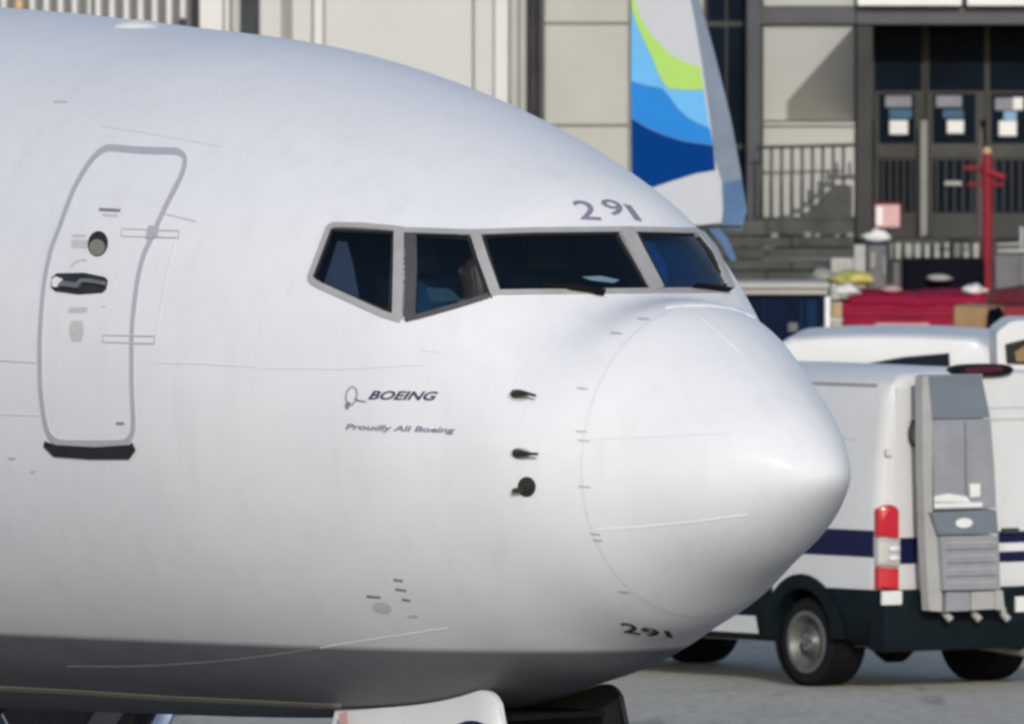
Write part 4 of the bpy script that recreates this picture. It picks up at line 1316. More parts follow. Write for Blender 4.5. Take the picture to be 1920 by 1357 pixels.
def patch(poly, off, maxe=9.0, mb=None, thick=0.0):
    """a filled shape laid on the skin under a photo-pixel polygon"""
    bm = bmesh.new()
    vs = [bm.verts.new((a, b, 0)) for a, b in poly]
    bm.faces.new(vs)
    bmesh.ops.triangulate(bm, faces=bm.faces[:])
    for _ in range(7):
        E = [e for e in bm.edges if e.calc_length() > maxe]
        if not E: break
        bmesh.ops.subdivide_edges(bm, edges=E, cuts=1)
        bmesh.ops.triangulate(bm, faces=[q for q in bm.faces if len(q.verts) > 3])
    for q in bm.verts:
        loc, no = smooth_normal(q.co.x, q.co.y)
        q.co = loc + no * off
    mb = mb or MB()
    mb.bm(bm)
    return mb
def decal_text(txt, p0, px_w, px_h, slope, off, name, m, shear=0.0, bold=0.0, curve=None, drop=0.0, tilt=0.0):
    """flat print: a text mapped to photo pixels (origin bottom-left) and laid on the skin"""
    cu = bpy.data.curves.new('text', 'FONT')
    cu.body = txt
    cu.shear = shear
    cu.offset = bold
    cu.resolution_u = 3
    to = bpy.data.objects.new('text', cu)
    COL.objects.link(to)
    dg = bpy.context.evaluated_depsgraph_get()
    me = bpy.data.meshes.new_from_object(to.evaluated_get(dg))
    bpy.data.objects.remove(to)
    bm = bmesh.new()
    bm.from_mesh(me)
    xs = [q.co.x for q in bm.verts]; ys = [q.co.y for q in bm.verts]
    x0, x1, y0, y1 = min(xs), max(xs), min(ys), max(ys)
    for q in bm.verts:
        u, w = (q.co.x - x0) / (x1 - x0), (q.co.y - y0) / (y1 - y0)
        px = p0[0] + u * px_w + w * tilt
        py = p0[1] + u * slope - w * px_h + (curve(u) if curve else 0)
        loc, no = smooth_normal(px, py)
        q.co = loc + no * off
    mb = MB(); mb.bm(bm)
    return mb.build(name, m, jet, JI)

# ---- skin with window openings
W3 = [(589, 520), (622, 431), (737, 436), (731, 583), (720, 581), (602, 531)]
W2 = [(764, 437), (876, 440), (915, 553), (764, 597)]
W1 = [(906, 440), (1155, 437), (1216, 542), (936, 545)]
W0 = [(1196, 436), (1307, 437), (1329, 466), (1366, 530), (1352, 541), (1247, 541)]
def inside(poly, x, y):
    c = False
    n = len(poly)
    for i in range(n):
        x1, y1 = poly[i]; x2, y2 = poly[(i + 1) % n]
        if (y1 > y) != (y2 > y) and x < (x2 - x1) * (y - y1) / (y2 - y1) + x1: c = not c
    return c
def grow(poly, d):
    """offset every edge outwards by d photo pixels (inwards when negative)"""
    n = len(poly)
    area = sum(poly[i][0] * poly[(i + 1) % n][1] - poly[(i + 1) % n][0] * poly[i][1] for i in range(n))
    sg = 1 if area > 0 else -1
    out = []
    for i in range(n):
        p0, p1, p2 = Vector(poly[i - 1]), Vector(poly[i]), Vector(poly[(i + 1) % n])
        a, b = (p1 - p0).normalized(), (p2 - p1).normalized()
        na, nb = Vector((a.y, -a.x)) * sg, Vector((b.y, -b.x)) * sg
        m = (na + nb).normalized()
        k = min(1 / max(m.dot(na), .3), 2.0)
        out.append(tuple(p1 + m * d * k))
    return out
def cut_faces(P, faces, s, polys):
    C = P.reshape(-1, 3)
    X, Y, Z = C[:, 0], C[:, 1], C[:, 2] - CH
    d = Y * CP - Z * SP
    px = 960 + F * X / d; py = 678.5 - F * (Y * SP + Z * CP) / d
    keep = []
    for f in faces:
        i = f[0] // NPH
        if 1.1 < s[i] < 3.6:
            k = f[0] % NPH
            x = sum(px[q] for q in f) / 4; y = sum(py[q] for q in f) / 4
            if 570 < x < 1400 and 420 < y < 610 and k < NPH * .38:
                a, b, c, e = (C[q] for q in f)
                nrm = np.cross(c - a, e - b)
                ce = (a + c) / 2
                ctr = to_world(np.array(s[i]), np.array(0.), np.array(3.4))
                if np.dot(nrm, ce - ctr) < 0: nrm = -nrm
                if np.dot(nrm, ce - np.array((0, 0, CH))) < 0 and any(inside(g_, x, y) for g_ in polys):
                    continue
        keep.append(f)
    return keep
holes = [grow(W3, 5.5), grow(W2, 5.5), grow(W1, 5.5), grow(W0, 4.5)]
Pb = loft(s_bod)
fb = cut_faces(Pb, loft_faces(len(s_bod)), s_bod, holes)
n_b = len(s_bod)
fb.append(tuple((n_b - 1) * NPH + k for k in range(NPH)))
mb = MB(); mb.v = [tuple(p) for p in Pb.reshape(-1, 3)]; mb.f = fb
fus = mb.build('fuselage', M['skin'], jet, JI, smooth=True, auto=60)
Pr = loft(s_rad)
mb = MB(); mb.v = [tuple(p) for p in Pr.reshape(-1, 3)]; mb.f = loft_faces(len(s_rad))
rad = mb.build('radome', M['skin'], jet, JI, smooth=True, auto=60)

# ---- cockpit inside
s_l = np.linspace(1.22, 3.3, 120)
Pl = loft(s_l, .045)
fl = cut_faces(Pl, loft_faces(len(s_l)), s_l, [grow(h, 2) for h in holes])
mb = MB(); mb.v = [tuple(p) for p in Pl.reshape(-1, 3)]; mb.f = fl
mb.build('cockpit_lining', M['liner'], jet, JI, smooth=True)
def local_box(mb, s0, s1, y0, y1, z0, z1):
    v = [tuple(to_world(np.array(s), np.array(y), np.array(z))) for z in (z0, z1) for y in (y0, y1) for s in (s0, s1)]
    return mb.add(v, [(0, 2, 3, 1), (4, 5, 7, 6), (0, 1, 5, 4), (2, 6, 7, 3), (0, 4, 6, 2), (1, 3, 7, 5)])
mb = local_box(MB(), 3.2, 3.24, -1.0, 1.0, 2.6, 4.5); mb.build('cockpit_bulkhead', M['liner'], jet, JI)
mb = local_box(MB(), 1.62, 2.05, -.80, .80, 3.40, 3.70); mb.build('glareshield', M['liner'], jet, JI)
mb = local_box(MB(), 1.6, 3.2, -1.1, 1.1, 2.72, 2.78); mb.build('cockpit_floor', M['liner'], jet, JI)
for yl in (-.52, .52):
    mb = local_box(MB(), 2.62, 2.76, yl - .24, yl + .24, 3.2, 3.92)
    seat = mb.build('pilot_seat', M['liner'], jet, JI)
    mb = local_box(MB(), 2.64, 2.74, yl - .12, yl + .12, 3.95, 4.15); mb.build('headrest', M['lilac'], seat, JI)
    mb = local_box(MB(), 2.1, 2.62, yl - .24, yl + .24, 3.1, 3.2); mb.build('seat_cushion', M['liner'], seat, JI)
# ---- windows
def shrink_poly(poly, d): return grow(poly, -d)
def cockpit_window(poly, fr_w, m_frame, frame_hi, pane_off=-.006, seal=True, label=None):
    fm = ribbon(poly, fr_w, frame_hi, .02, closed=True, step=8)
    o = fm.build('cockpit_window', m_frame, jet, JI, smooth=True, auto=35)
    if label: o['label'] = label
    pm_ = patch(grow(poly, 5), pane_off, 16)
    pm_.build('pane', M['pane'], o, JI, smooth=True)
    if seal:
        ribbon(grow(poly, -1.2), 3.2, .002, .012, closed=True, step=8).build('seal', M['seal'], o, JI, smooth=True, auto=35)
    return o
# light metal surround laid around the whole window group first
def along(p): return resample(p, 7)
sur = MB()
ribbon([(582, 521), (592, 494), (617, 428), (626, 423), (672, 424), (743, 430), (760, 433), (884, 437), (1000, 433), (1180, 431), (1302, 434), (1318, 444)], 9.5, .012, .03, mb=sur)
ribbon([(582, 521), (588, 529), (600, 536), (720, 590), (752, 600)], 12, .012, .03, mb=sur)
ribbon([(921, 552), (934, 549), (1000, 548), (1224, 547), (1300, 546), (1356, 545)], 8.5, .012, .03, mb=sur)
sur.build('window_surround', M['frame'], jet, JI, smooth=True, auto=35)
posts = [([(749, 432), (748, 500), (746, 598)], 19, 'frame'), ([(890, 437), (905, 485), (928, 550)], 19, 'frame'), ([(1174, 433), (1192, 470), (1232, 546)], 25, 'frame'), ([(1312, 438), (1338, 470), (1371, 542)], 9, 'frame')]
for path, w, k_ in posts:
    ribbon(path, w, .016, .03).build('window_post', M[k_], jet, JI, smooth=True, auto=35)
ribbon([(770, 437), (771, 500), (768, 594)], 22, .010, .03).build('window_post', M['dark_frame'], jet, JI, smooth=True, auto=35)
ribbon([(760, 600), (800, 590), (860, 573), (916, 555)], 9, .010, .03).build('window_post', M['dark_frame'], jet, JI, smooth=True, auto=35)
cockpit_window(W3, 2.8, M['seal'], .006, label='rearmost five-sided cockpit side window')
cockpit_window(W2, 2.8, M['seal'], .006, label='sliding cockpit side window tapering to a point below')
cockpit_window(W1, 2.8, M['seal'], .006, label='wide front windscreen nearer the viewer')
cockpit_window(W0, 2.8, M['seal'], .006, label='far front windscreen beyond the centre post')

# flat lilac and teal patches behind the side panes; blue reflection painted as a panel
patch([(592, 522), (622, 432), (640, 434), (651, 480), (662, 562), (604, 534)], -.10, 14).build('side_sheet', M['lilac'], jet, JI, smooth=True)
patch([(790, 521), (838, 523), (864, 546), (802, 551)], -.10, 14).build('teal_patch', M['teal'], jet, JI, smooth=True)
patch(grow(W0, 2), -.09, 14).build('blue_reflection', M['reflection_blue'], jet, JI, smooth=True)
# wipers
mb = ribbon([(1012, 540), (1060, 543), (1100, 549), (1131, 556)], lambda x, y, d: 3.5 + 3 * (x > 1060), .045, -.018, step=6)
mb.build('wiper', M['black'], jet, JI)
mb = ribbon([(1296, 542), (1330, 545), (1362, 549)], 4, .045, -.018, step=6); mb.build('wiper', M['black'], jet, JI)

# ---- service door
door_px = catmull([(86, 790), (79, 740), (76.5, 690), (77, 622), (84, 535), (97, 470), (112, 430), (127, 388), (142, 352), (164, 314), (180, 294), (194, 283), (207, 279), (235, 281), (272, 284), (318, 285), (336, 287), (347, 297), (346, 314), (338, 337), (322, 368), (304, 404), (286, 445), (271, 478), (261, 515), (255, 555), (250, 600), (248, 645), (248.5, 720), (251, 780), (250, 806), (243, 822), (228, 830), (180, 831), (122, 830), (104, 825), (93, 812)], 3, closed=True)
dp = patch([p for p in door_px[::2]], .004, 22)
door = dp.build('service_door', M['skin'], jet, JI, smooth=True)
def bw(x, y, d): return 7.4 + 5.6 * abs(d.x) ** 2
ribbon(door_px, bw, .009, .004, closed=True, step=7).build('door_band', M['band'], door, JI, smooth=True, auto=35)
def ell(cx, cy, rx, ry, n=20, rot=0.0):
    c, s_ = math.cos(rot), math.sin(rot)
    return [(cx + rx * math.cos(t) * c - ry * math.sin(t) * s_, cy + rx * math.cos(t) * s_ + ry * math.sin(t) * c) for t in [2 * math.pi * k / n for k in range(n)]]
pw = patch(ell(185, 458, 19, 24, rot=.15), .008, 12).build('door_window', M['probe'], door, JI, smooth=True)
patch(ell(184, 465, 15, 15, rot=.15), .010, 12).build('window_blind', M['blind'], door, JI, smooth=True)
hp = patch([(98, 521), (108, 513), (160, 512), (198, 520), (204, 526), (201, 543), (193, 550), (150, 553), (105, 547), (97, 539)], .008, 10).build('handle_recess', M['scuff'], door, JI, smooth=True)
mb = ribbon([(108, 532), (126, 534), (148, 537), (158, 528), (176, 529), (200, 533)], lambda x, y, d: 16 if x < 118 else (10 if x < 150 else 7), .03, -.009, step=6)
mb.build('handle', M['steel'], door, JI, smooth=True, auto=40)
mb = patch([(104, 526), (112, 521), (126, 527), (118, 533), (114, 541), (105, 540)], .034, 8); mb.build('handle_tip', M['white'], door, JI)
patch([(86, 826), (108, 833), (180, 837), (244, 833), (250, 828), (257, 843), (244, 860), (172, 860), (103, 855), (84, 836)], .012, 10).build('scuff_plate', M['scuff'], door, JI, smooth=True)
for poly, k_ in (([(187, 391), (227, 393), (227, 399), (187, 397)], 'print_grey'), ([(193, 402), (222, 404), (221, 408), (193, 406)], 'print_pale'),
                 ([(137, 440), (165, 441), (163, 446), (136, 445)], 'print_pale'), ([(136, 450), (168, 451), (167, 466), (135, 465)], 'print_pale'),
                 ([(130, 577), (166, 576), (164, 586), (130, 587)], 'print_pale'), ([(134, 602), (156, 602), (159, 620), (154, 640), (136, 640), (131, 620)], 'print_pale'),
                 ([(220, 791), (234, 791), (235, 796), (219, 796)], 'print_grey'), ([(192, 574), (200, 574), (200, 577), (192, 577)], 'print_pale')):
    patch(poly, .0075, 10).build('placard', M[k_], door, JI)
ribbon([(135, 502), (140, 494), (150, 489), (164, 488)], 4, .0075, 0, step=4).build('arrow_mark', M['print_pale'], door, JI)
for box in ([(231, 430), (338, 434), (336, 447), (229, 444)], [(196, 628), (292, 630), (292, 644), (194, 641)]):
    hg = ribbon(box, 2.2, .0115, -.0095, closed=True, step=7).build('hinge_cover', M['hinge_paint'], door, JI)
patch([(282, 424), (300, 430), (298, 446), (276, 450), (278, 436)], .016, 8).build('hinge_fitting', M['band'], door, JI)
ribbon([(330, 450), (312, 520), (298, 600), (293, 628)], 1.8, .004, 0, step=9).build('seam_or_reflection', M['seam_faint'], jet, JI)
ribbon([(311, 402), (340, 409), (368, 416)], 2.4, .004, 0, step=9).build('seam_or_reflection', M['seam'], jet, JI)
# skin seams and small marks
for path, w, k_ in (([(188, 237), (260, 248), (340, 262), (415, 276)], 2.2, 'seam_faint'), ([(0, 676), (68, 680)], 2.2, 'seam'), ([(292, 680), (380, 682), (482, 688)], 2.0, 'seam_faint'),
                    ([(492, 690), (640, 692), (800, 684)], 1.6, 'seam_faint'), ([(0, 776), (74, 779)], 1.6, 'seam_faint'), ([(100, 192), (126, 192)], 3, 'seam'), ([(786, 656), (826, 661)], 2.5, 'seam_faint')):
    ribbon(path, w, .004, 0, step=10).build('seam_or_reflection', M[k_], jet, JI)
for poly in ([(16, 857), (30, 857), (30, 861), (16, 861)], [(58, 882), (66, 882), (66, 886), (58, 886)]):
    patch(poly, .004, 10).build('placard', M['seam'], jet, JI)
# light reflected on the belly, painted as pale and tan strips
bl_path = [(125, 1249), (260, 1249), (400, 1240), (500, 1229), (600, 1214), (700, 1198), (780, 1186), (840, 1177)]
ribbon(catmull(bl_path, 3)[:13], 3.0, .002, 0, step=10).build('seam_or_reflection', M['belly_reflection'], jet, JI)
ribbon(catmull(bl_path, 3)[12:], 2.4, .002, 0, step=10).build('seam_or_reflection', M['seam_or_glint'], jet, JI)
ribbon([(-60, 1284), (0, 1289), (150, 1297), (300, 1307), (450, 1314), (600, 1322), (640, 1321)], 7, .006, 0, step=10).build('tan_reflection', M['belly_reflection_tan'], jet, JI)

# ---- radome details
phs = np.linspace(math.radians(-118), math.radians(92), 90)
zt, zb, w, zm = section(np.array([SEAM - .002]))
v, f = [], []
for i, p in enumerate(phs):
    for ds in (-.006, .006):
        zt, zb, w, zm = section(np.array([SEAM + ds]))
        z = zm[0] + ((zt if math.sin(p) > 0 else 2 * zm - zb)[0] - zm[0]) * math.sin(p)
        k_ = 1.0016
        v.append(tuple(to_world(np.array(SEAM + ds), np.array(w[0] * math.cos(p) * k_), np.array(zm[0] + (z - zm[0]) * k_))))
for i in range(len(phs) - 1):
    f.append((2 * i, 2 * i + 1, 2 * i + 3, 2 * i + 2))
MB().add(v, f).build('radome_seam', M['seam_faint'], rad, JI, fix=False)
ribbon([(1248, 576), (1290, 572), (1330, 572), (1370, 577), (1400, 587), (1416, 596)], 4, .008, 0, step=8).build('radome_seam', M['seam_or_glint'], rad, JI)
for p, ln in (((1209, 599), 13), ((1158, 626), 13), ((1094, 729), 12), ((1092, 809), 12), ((1097, 826), 13), ((1098, 912), 13), ((1118, 1000), 11), ((1123, 1012), 10), ((1172, 1108), 12)):
    patch([(p[0] - ln, p[1] - 3), (p[0] + ln * .7, p[1] - 1), (p[0] + ln * .7, p[1] + 2), (p[0] - ln, p[1] + 1)], .006, 8).build('fastener', M['fastener'], rad, JI)
ribbon([(1106, 823), (1200, 820), (1300, 815), (1376, 812)], 2.2, .003, 0, step=10).build('diverter_strip', M['seam_faint'], rad, JI)
ribbon([(1120, 993), (1200, 988), (1300, 978), (1400, 965)], 2.6, .003, 0, step=10).build('diverter_strip', M['seam_or_glint'], rad, JI)
ribbon([(1316, 596), (1350, 626), (1390, 662)], 2.4, .003, 0, step=8).build('diverter_strip', M['seam_or_glint'], rad, JI)

# ---- lettering
decal_text('BOEING', (690, 749), 130, 17, 2, .005, 'maker_lettering', M['print'], shear=.35, bold=.028, tilt=3)
# maker emblem: ring with a swept dart
mb = MB()
ribbon(catmull([(654, 764), (649, 748), (652, 732), (662, 725), (669, 733), (668, 748), (660, 760)], 4), 2.0, .005, 0, step=4, mb=mb)
patch([(664, 745), (672, 749), (688, 752), (686, 755), (668, 752)], .005, 6, mb=mb)
patch([(647, 758), (654, 752), (660, 757), (652, 768), (649, 768)], .005, 6, mb=mb)
mb.build('maker_emblem', M['print_grey'], jet, JI)
decal_text('Proudly All Boeing', (648, 808), 206, 14, 7, .005, 'slogan_lettering', M['print_grey'], shear=.25, bold=.03)
# fleet numbers
decal_text('2', (1088, 412), 40, 36, 2, .005, 'fleet_number', M['print_grey'], tilt=-18, bold=.01)
decal_text('9', (1138, 403), 38, 30, 4, .005, 'fleet_number', M['print_grey'], tilt=-16, bold=.01)
decal_text('1', (1190, 413), 14, 30, 3, .005, 'fleet_number', M['print_grey'], tilt=-22, bold=.01)
decal_text('2', (1168, 1183), 34, 19, 6, .005, 'fleet_number', M['print_dark'], tilt=-6, bold=.02)
decal_text('9', (1206, 1189), 34, 16, 5, .005, 'fleet_number', M['print_dark'], tilt=-6, bold=.02)
decal_text('1', (1250, 1192), 12, 13, 3, .005, 'fleet_number', M['print_dark'], tilt=-6, bold=.02)

# ---- probes and vane
def skin_frame(px, py):
    loc, n = smooth_normal(px, py)
    fwd = Vector((CT, -STH, 0))
    fwd = (fwd - n * fwd.dot(n)).normalized()
    up = n.cross(fwd).normalized()
    if up.z < 0: up = -up
    return loc, n, fwd, up
for px, py in ((978, 742), (982, 850)):
    loc, n, fwd, up = skin_frame(px, py)
    mb = MB()
    mb.tube([loc - n * .01 - fwd * .04, loc + n * .030 - fwd * .01, loc + n * .060 + fwd * .04], [.030, .022, .012], 10)
    mb.tube([loc + n * .062 + fwd * .02, loc + n * .066 + fwd * .095], [.010, .007], 8)
    pr = mb.build('pitot_probe', M['probe'], jet, JI, smooth=True, auto=50)
    patch(ell(px - 6, py, 20, 11), .004, 8).build('base_plate', M['seam'], pr, JI)
loc, n, fwd, up = skin_frame(986, 913)
pr = patch(ell(988, 912, 17, 19), .006, 8).build('vane_plate', M['probe'], jet, JI)
mb = MB(); mb.tube([loc + n * .005, loc + n * .03], [.034, .022], 12)
q = loc + n * .02
mb.add([q - fwd * .065 - up * .02 + n * .01, q - fwd * .065 + up * .004 + n * .01, q + up * .01, q - up * .02, q - fwd * .065 - up * .02 + n * .03, q - fwd * .065 + up * .004 + n * .03, q + up * .01 + n * .02, q - up * .02 + n * .02],
       [(0, 1, 2, 3), (7, 6, 5, 4), (0, 4, 5, 1), (1, 5, 6, 2), (2, 6, 7, 3), (3, 7, 4, 0)])
mb.build('airflow_vane', M['probe'], pr, JI)
# static ports and their smudges
for px, py, w in ((747, 1086, 18), (752, 1104, 20), (762, 1123, 16), (701, 1117, 26)):
    patch([(px - w / 2, py - 3), (px + w / 2, py), (px + w / 2, py + 4), (px - w / 2, py + 2)], .004, 8).build('static_port', M['print_grey'], jet, JI)
patch(ell(717, 1138, 18, 10, rot=.2), .004, 8).build('static_port', M['print_pale'], jet, JI)
patch(ell(775, 1154, 10, 3), .004, 8).build('static_port', M['print_pale'], jet, JI)

# ---- crown antenna, belly antennas
zt, zb, w, zm = section(np.array([5.2]))
P0 = Vector(to_world(np.array(5.35), np.array(0.35), zt[0] - .03))
def blade_antenna(name, s, yl, z, length, height, thick, m, sweep=.3, down=False):
    sg = -1 if down else 1
    prof = [(-.5, 0), (.5, 0), (.5 - sweep * .6, .75), (.3 - sweep * .6, 1), (-.35, 1), (-.5, .8)] if not down else [(.5, 0), (-.5, 0), (-.5 - sweep, 1), (.1 - sweep, 1)]
    mb = MB()
    n = len(prof)
    v = []
    for t in (-thick / 2, thick / 2):
        for a, h in prof:
            v.append(tuple(to_world(np.array(s - a * length), np.array(yl + t), np.array(z + sg * h * height))))
    f = [tuple(range(n)), tuple(range(2 * n - 1, n - 1, -1))] + [(i, i + n, (i + 1) % n + n, (i + 1) % n) for i in range(n)]
    return mb.add(v, f).build(name, m, jet, JI)
# low white fairing on the crown
mb = MB()
v, f = [], []
nu, nv = 20, 8
cxp = 255
for j in range(nv + 1):
    for i in range(nu + 1):
        u, w_ = i / nu * 2 - 1, j / nv * 2 - 1
        px, py = cxp + 46 * u, 45 + 5.5 * w_
        loc, no = skin_hit(px, py + 3)
        h = .035 * max(0, 1 - u * u) ** .6 * max(0, 1 - w_ * w_) ** .6
        v.append(loc + no * (h - .004))
for j in range(nv):
    for i in range(nu):
        f.append((j * (nu + 1) + i, j * (nu + 1) + i + 1, (j + 1) * (nu + 1) + i + 1, (j + 1) * (nu + 1) + i))
mb.add(v, f).build('antenna_fairing', M['white'], jet, JI, smooth=True, fix=False)
zb5 = section(np.array([5.0, 6.6]))[1]
blade_antenna('belly_antenna', 6.75, -.1, zb5[1] + .03, .22, .34, .03, M['print_dark'], 1.4, True)
blade_antenna('drain_mast', 5.55, -.05, zb5[0] + .03, .07, .16, .03, M['probe'], .3, True)

# ---- nose gear
def belly_z(s, yl):
    zt, zb, w, zm = section(np.array([s]))
    return zm[0] - (zm[0] - zb[0]) * math.sqrt(max(0, 1 - (yl / w[0]) ** 2))
def gear_door(yl, s0, s1, label):
    out_pts = []
    nS = 44
    v, f = [], []
    sg = 1 if yl > 0 else -1
    for i in range(nS + 1):
        s = s0 + (s1 - s0) * i / nS
        zt_ = belly_z(s, yl) - .008
        edge = min(1, (s - s0) / .20)
        drop = .24 * (1 - math.sqrt(max(0, 1 - (1 - edge) ** 2)))
        zt_ -= drop
        for k_ in range(7):
            q = k_ / 6
            z = zt_ + (.72 - zt_) * q
            bul = sg * (.015 + .10 * q + .05 * math.sin(q * math.pi))
            v.append((s, yl + bul, z))
    n1 = len(v)
    v2 = [(s, y - sg * .035, z) for s, y, z in v]
    W_ = 7
    for i in range(nS):
        for k_ in range(W_ - 1):
            a = i * W_ + k_
            f.append((a, a + 1, a + W_ + 1, a + W_))
            f.append((n1 + a, n1 + a + W_, n1 + a + W_ + 1, n1 + a + 1))
    for k_ in range(W_ - 1):
        for a in (k_, nS * W_ + k_):
            f.append((a, a + 1, n1 + a + 1, n1 + a))
    for i in range(nS):
        for a in (i * W_, i * W_ + W_ - 1):
            f.append((a, a + W_, n1 + a + W_, n1 + a))
    vv = [tuple(to_world(np.array(s), np.array(y), np.array(z))) for s, y, z in v + v2]
    o = MB().add(vv, f).build('nose_gear_door', M['door_white'], jet, JI, smooth=True, auto=40)
    o['label'] = label
    return o
gd = gear_door(.46, 2.07, 3.38, 'white nose gear door nearer the viewer')
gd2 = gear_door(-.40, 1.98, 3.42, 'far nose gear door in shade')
gd2.data.materials[0] = M['gear_door_shade']  # shade on the far door painted into its colour
def door_plane_patch(pxs, name, m, off):
    n = Vector((-STH, -CT, 0))
    n_in = Vector(to_world(np.array(2.8), np.array(.46 + .07 + off), np.array(1.2)))
    mb = MB()
    P = [on_plane(a, b, n_in, n) for a, b in pxs]
    Q = [p + n * .006 for p in P]
    k_ = len(P)
    mb.add(P + Q, [tuple(range(k_)), tuple(range(2 * k_ - 1, k_ - 1, -1))] + [(i, (i + 1) % k_, (i + 1) % k_ + k_, i + k_) for i in range(k_)])
    return mb.build(name, m, gd, JI)
ring = ell(884, 1392, 44, 42, 28)
door_plane_patch(ring, 'round_emblem', M['navy'], .052)
door_plane_patch(ell(884, 1392, 36, 34, 28), 'emblem_centre', M['door_white'], .061)
door_plane_patch([(637, 1337), (652, 1333), (656, 1420), (641, 1424)], 'warning_strip', M['pink'], .03)
strut = MB()
A = Vector(to_world(np.array(2.62), np.array(0.), np.array(1.75))); B = Vector(to_world(np.array(2.80), np.array(0.), np.array(.36)))
strut.tube([A, A.lerp(B, .6), A.lerp(B, .62), B], [.075, .075, .055, .055], 16)
strut.tube([Vector(to_world(np.array(3.3), np.array(0.), np.array(1.6))), A.lerp(B, .5)], .03, 10)
so = strut.build('nose_gear_strut', M['steel'], jet, JI, smooth=True, auto=40)
for yl in (-.20, .20):
    c = Vector(to_world(np.array(2.80), np.array(yl), np.array(.345)))
    mb = MB()
    rm = Matrix.Translation(c) @ Matrix.Rotation(math.atan2(-CT, -STH), 4, 'Z')
    pr = [(a * .19, q * .345) for a, q in ((-.5, .5), (-.5, .8), (-.42, .93), (-.2, 1), (.2, 1), (.42, .93), (.5, .8), (.5, .5))]
    mb.lathe(pr + [pr[0]], 32, 'x')
    mb.v = [tuple(rm @ Vector(p)) for p in mb.v]
    wo = mb.build('nose_wheel', M['tyre'], jet, JI, smooth=True, auto=50)
    mb = MB().lathe([(-.08, .18), (-.05, .15), (-.06, .001), (.06, .001), (.05, .15), (.08, .18)], 24, 'x')
    mb.v = [tuple(rm @ Vector(p)) for p in mb.v]
    mb.build('rim', M['steel'], wo, JI, smooth=True, auto=40)
mb = local_box(MB(), 2.1, 3.4, -.36, .36, 1.50, 1.53); mb.build('wheel_well', M['black'], jet, JI)

# ---- far side engine and wing stub seen below the belly
ec = (11.0, -4.83, 1.42)
mb = MB()
n = 40
prof = [(.30, .72), (.10, .77), (.02, .80), (-.0, .84), (.03, .88), (.10, .91), (.5, .99), (1.4, 1.03), (2.4, .95), (3.3, .72), (3.3, .6), (1.0, .72)]
def engine_ring(prof, name, m, parent):
    v, f = [], []
    for a, r in prof:
        for k_ in range(n):
            t = 2 * math.pi * k_ / n
            zz = r * math.sin(t) * (.94 if math.sin(t) < 0 else 1)
            v.append(tuple(to_world(np.array(ec[0] + a), np.array(ec[1] + r * math.cos(t)), np.array(ec[2] + zz))))
    for i in range(len(prof) - 1):
        for k_ in range(n):
            f.append((i * n + k_, i * n + (k_ + 1) % n, (i + 1) * n + (k_ + 1) % n, (i + 1) * n + k_))
    return MB().add(v, f).build(name, m, parent, JI, smooth=True, auto=50)
eng = engine_ring(prof[5:], 'engine', M['engine_blue'], jet)
engine_ring(prof[:6], 'inlet_lip', M['chrome'], eng)
engine_ring([(.55, .72), (.56, .3), (.3, .12), (.2, .001)], 'fan', M['conduit'], eng)
engine_ring([(.30, .718), (.56, .715)], 'inlet_duct', M['lift'], eng)
def wing_poly(pts, th, name, m):
    v = [tuple(to_world(np.array(s), np.array(y), np.array(z + t))) for t in (-th / 2, th / 2) for s, y, z in pts]
    k_ = len(pts)
    f = [tuple(range(k_)), tuple(range(2 * k_ - 1, k_ - 1, -1))] + [(i, i + k_, (i + 1) % k_ + k_, (i + 1) % k_) for i in range(k_)]
    return MB().add(v, f).build(name, m, jet, JI)
wing_poly([(12.0, -1.2, 2.15), (14.2, -5.5, 2.55), (19.6, -16.5, 3.5), (21.0, -16.5, 3.5), (17.9, -5.5, 2.55), (18.5, -1.2, 2.15)], .34, 'wing', M['wing_grey'])
wing_poly([(12.6, -4.95, 2.36), (12.6, -4.70, 2.36), (16.0, -4.70, 2.36), (16.0, -4.95, 2.36)], .5, 'pylon', M['wing_white'])

# ------------------------------------------------------------------ pilot behind the sliding window
def local(s, y, z): return Vector(to_world(np.array(s), np.array(y), np.array(z)))
def loft_body(secs, n=20):
    """secs: (centre, half-width across, half-depth) stacked into one surface"""
    fwd = Vector((CT, -STH, 0)); side = Vector((-STH, -CT, 0))
    v, f = [], []
    for c, rx, ry in secs:
        for k_ in range(n):
            t = 2 * math.pi * k_ / n
            v.append(c + side * (rx * math.cos(t)) + fwd * (ry * math.sin(t)))
    for i in range(len(secs) - 1):
        for k_ in range(n):
            f.append((i * n + k_, i * n + (k_ + 1) % n, (i + 1) * n + (k_ + 1) % n, (i + 1) * n + k_))
    f += [tuple(range(n - 1, -1, -1)), tuple((len(secs) - 1) * n + k_ for k_ in range(n))]
    return v, f
PS, PY = 2.27, .50
pil = empty('person', tuple(local(PS, PY, 3.2)), 'seated pilot in a white shirt, dimly visible through the sliding cockpit window', 'person')
PI_ = world_of(pil).inverted()
hz = 3.97
secs = [(local(PS, PY, hz - .24), .06, .06), (local(PS, PY, hz - .15), .058, .06), (local(PS - .02, PY, hz - .115), .055, .075), (local(PS - .02, PY, hz - .08), .066, .092), (local(PS - .01, PY, hz - .02), .074, .098),
        (local(PS, PY, hz + .04), .077, .1), (local(PS + .005, PY, hz + .085), .07, .09), (local(PS + .01, PY, hz + .115), .045, .06), (local(PS + .01, PY, hz + .125), .01, .015)]
v, f = loft_body(secs)
mb = MB().add(v, f)
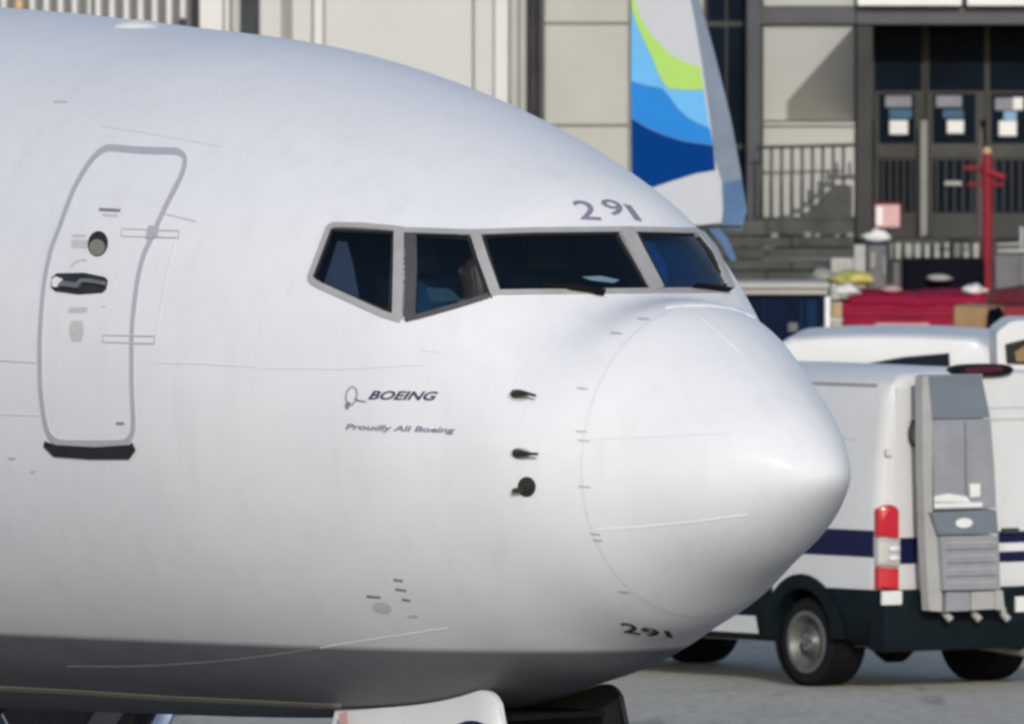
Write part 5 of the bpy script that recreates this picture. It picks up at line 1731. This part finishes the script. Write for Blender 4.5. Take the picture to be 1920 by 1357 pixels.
# arms resting forward
for sg in (-1, 1):
    mb.tube([local(PS - .02, PY + sg * .2, 3.62), local(PS - .12, PY + sg * .24, 3.42), local(PS - .32, PY + sg * .17, 3.40), local(PS - .42, PY + sg * .14, 3.44)], [.045, .042, .034, .03], 10)
    for k_ in range(4):
        mb.tube([local(PS - .42, PY + sg * (.115 + .018 * k_), 3.44), local(PS - .48, PY + sg * (.115 + .018 * k_), 3.45), local(PS - .50 - .004 * (k_ % 2), PY + sg * (.113 + .018 * k_), 3.43)], [.010, .009, .007], 8)
    mb.tube([local(PS - .40, PY + sg * .105, 3.44), local(PS - .45, PY + sg * .08, 3.45)], [.012, .009], 8)
hd = mb.build('body', M['skin_tone'], pil, PI_, smooth=True, auto=60)
mb = MB(); mb.tube([local(PS - .10, PY, hz + .015), local(PS - .125, PY, hz - .03), local(PS - .10, PY, hz - .045)], [.008, .016, .012], 8); mb.build('nose', M['skin_tone'], hd, PI_, smooth=True)
for sg in (-1, 1):
    mb = MB(); mb.tube([local(PS + .005, PY + sg * .074, hz + .02), local(PS + .01, PY + sg * .088, hz - .005), local(PS + .002, PY + sg * .078, hz - .035)], [.012, .016, .01], 8); mb.build('ear', M['skin_tone'], hd, PI_, smooth=True)
    mb = MB(); mb.tube([local(PS - .094, PY + sg * .035, hz + .012), local(PS - .102, PY + sg * .034, hz + .012)], .011, 8); mb.build('eye', M['hair'], hd, PI_)
mb = MB(); mb.tube([local(PS - .108, PY - .025, hz - .072), local(PS - .108, PY + .025, hz - .072)], .006, 8); mb.build('mouth', M['dark_red'], hd, PI_)
v, f = loft_body([(local(PS + .03, PY, hz - .02), .08, .085), (local(PS + .02, PY, hz + .05), .084, .1), (local(PS + .012, PY, hz + .1), .076, .098), (local(PS + .012, PY, hz + .13), .05, .065), (local(PS + .012, PY, hz + .14), .012, .02)])
MB().add(v, f).build('hair', M['hair'], pil, PI_, smooth=True)
v, f = loft_body([(local(PS + .05, PY, 3.2), .17, .12), (local(PS + .04, PY, 3.4), .18, .125), (local(PS + .02, PY, 3.6), .205, .12), (local(PS + .01, PY, 3.70), .20, .105), (local(PS, PY, 3.765), .13, .085), (local(PS, PY, 3.81), .07, .07)])
mb = MB().add(v, f)
for sg in (-1, 1):
    mb.tube([local(PS + .01, PY + sg * .17, 3.69), local(PS - .03, PY + sg * .235, 3.58), local(PS - .11, PY + sg * .25, 3.44)], [.075, .062, .055], 12)
mb.build('shirt', M['shirt'], pil, PI_, smooth=True, auto=60)
# papers on the dashboard
for poly, lab in (([(1104, 505), (1140, 503), (1176, 510), (1164, 515), (1122, 511)], 'white sheet of paper on the dashboard behind the nearer windscreen'),
                  ([(1326, 524), (1338, 520), (1350, 530), (1340, 533)], 'pale paper on the dashboard behind the far windscreen')):
    mb = patch(poly, -.075, 10)
    c = Vector(mb.v[0])
    o = mb.build('paper_sheet', M['sheet_white'], None, Matrix.Translation(c).inverted())
    sd = o.modifiers.new('thickness', 'SOLIDIFY'); sd.thickness = .004
    o.location = c
    tag(o, lab, 'paper')
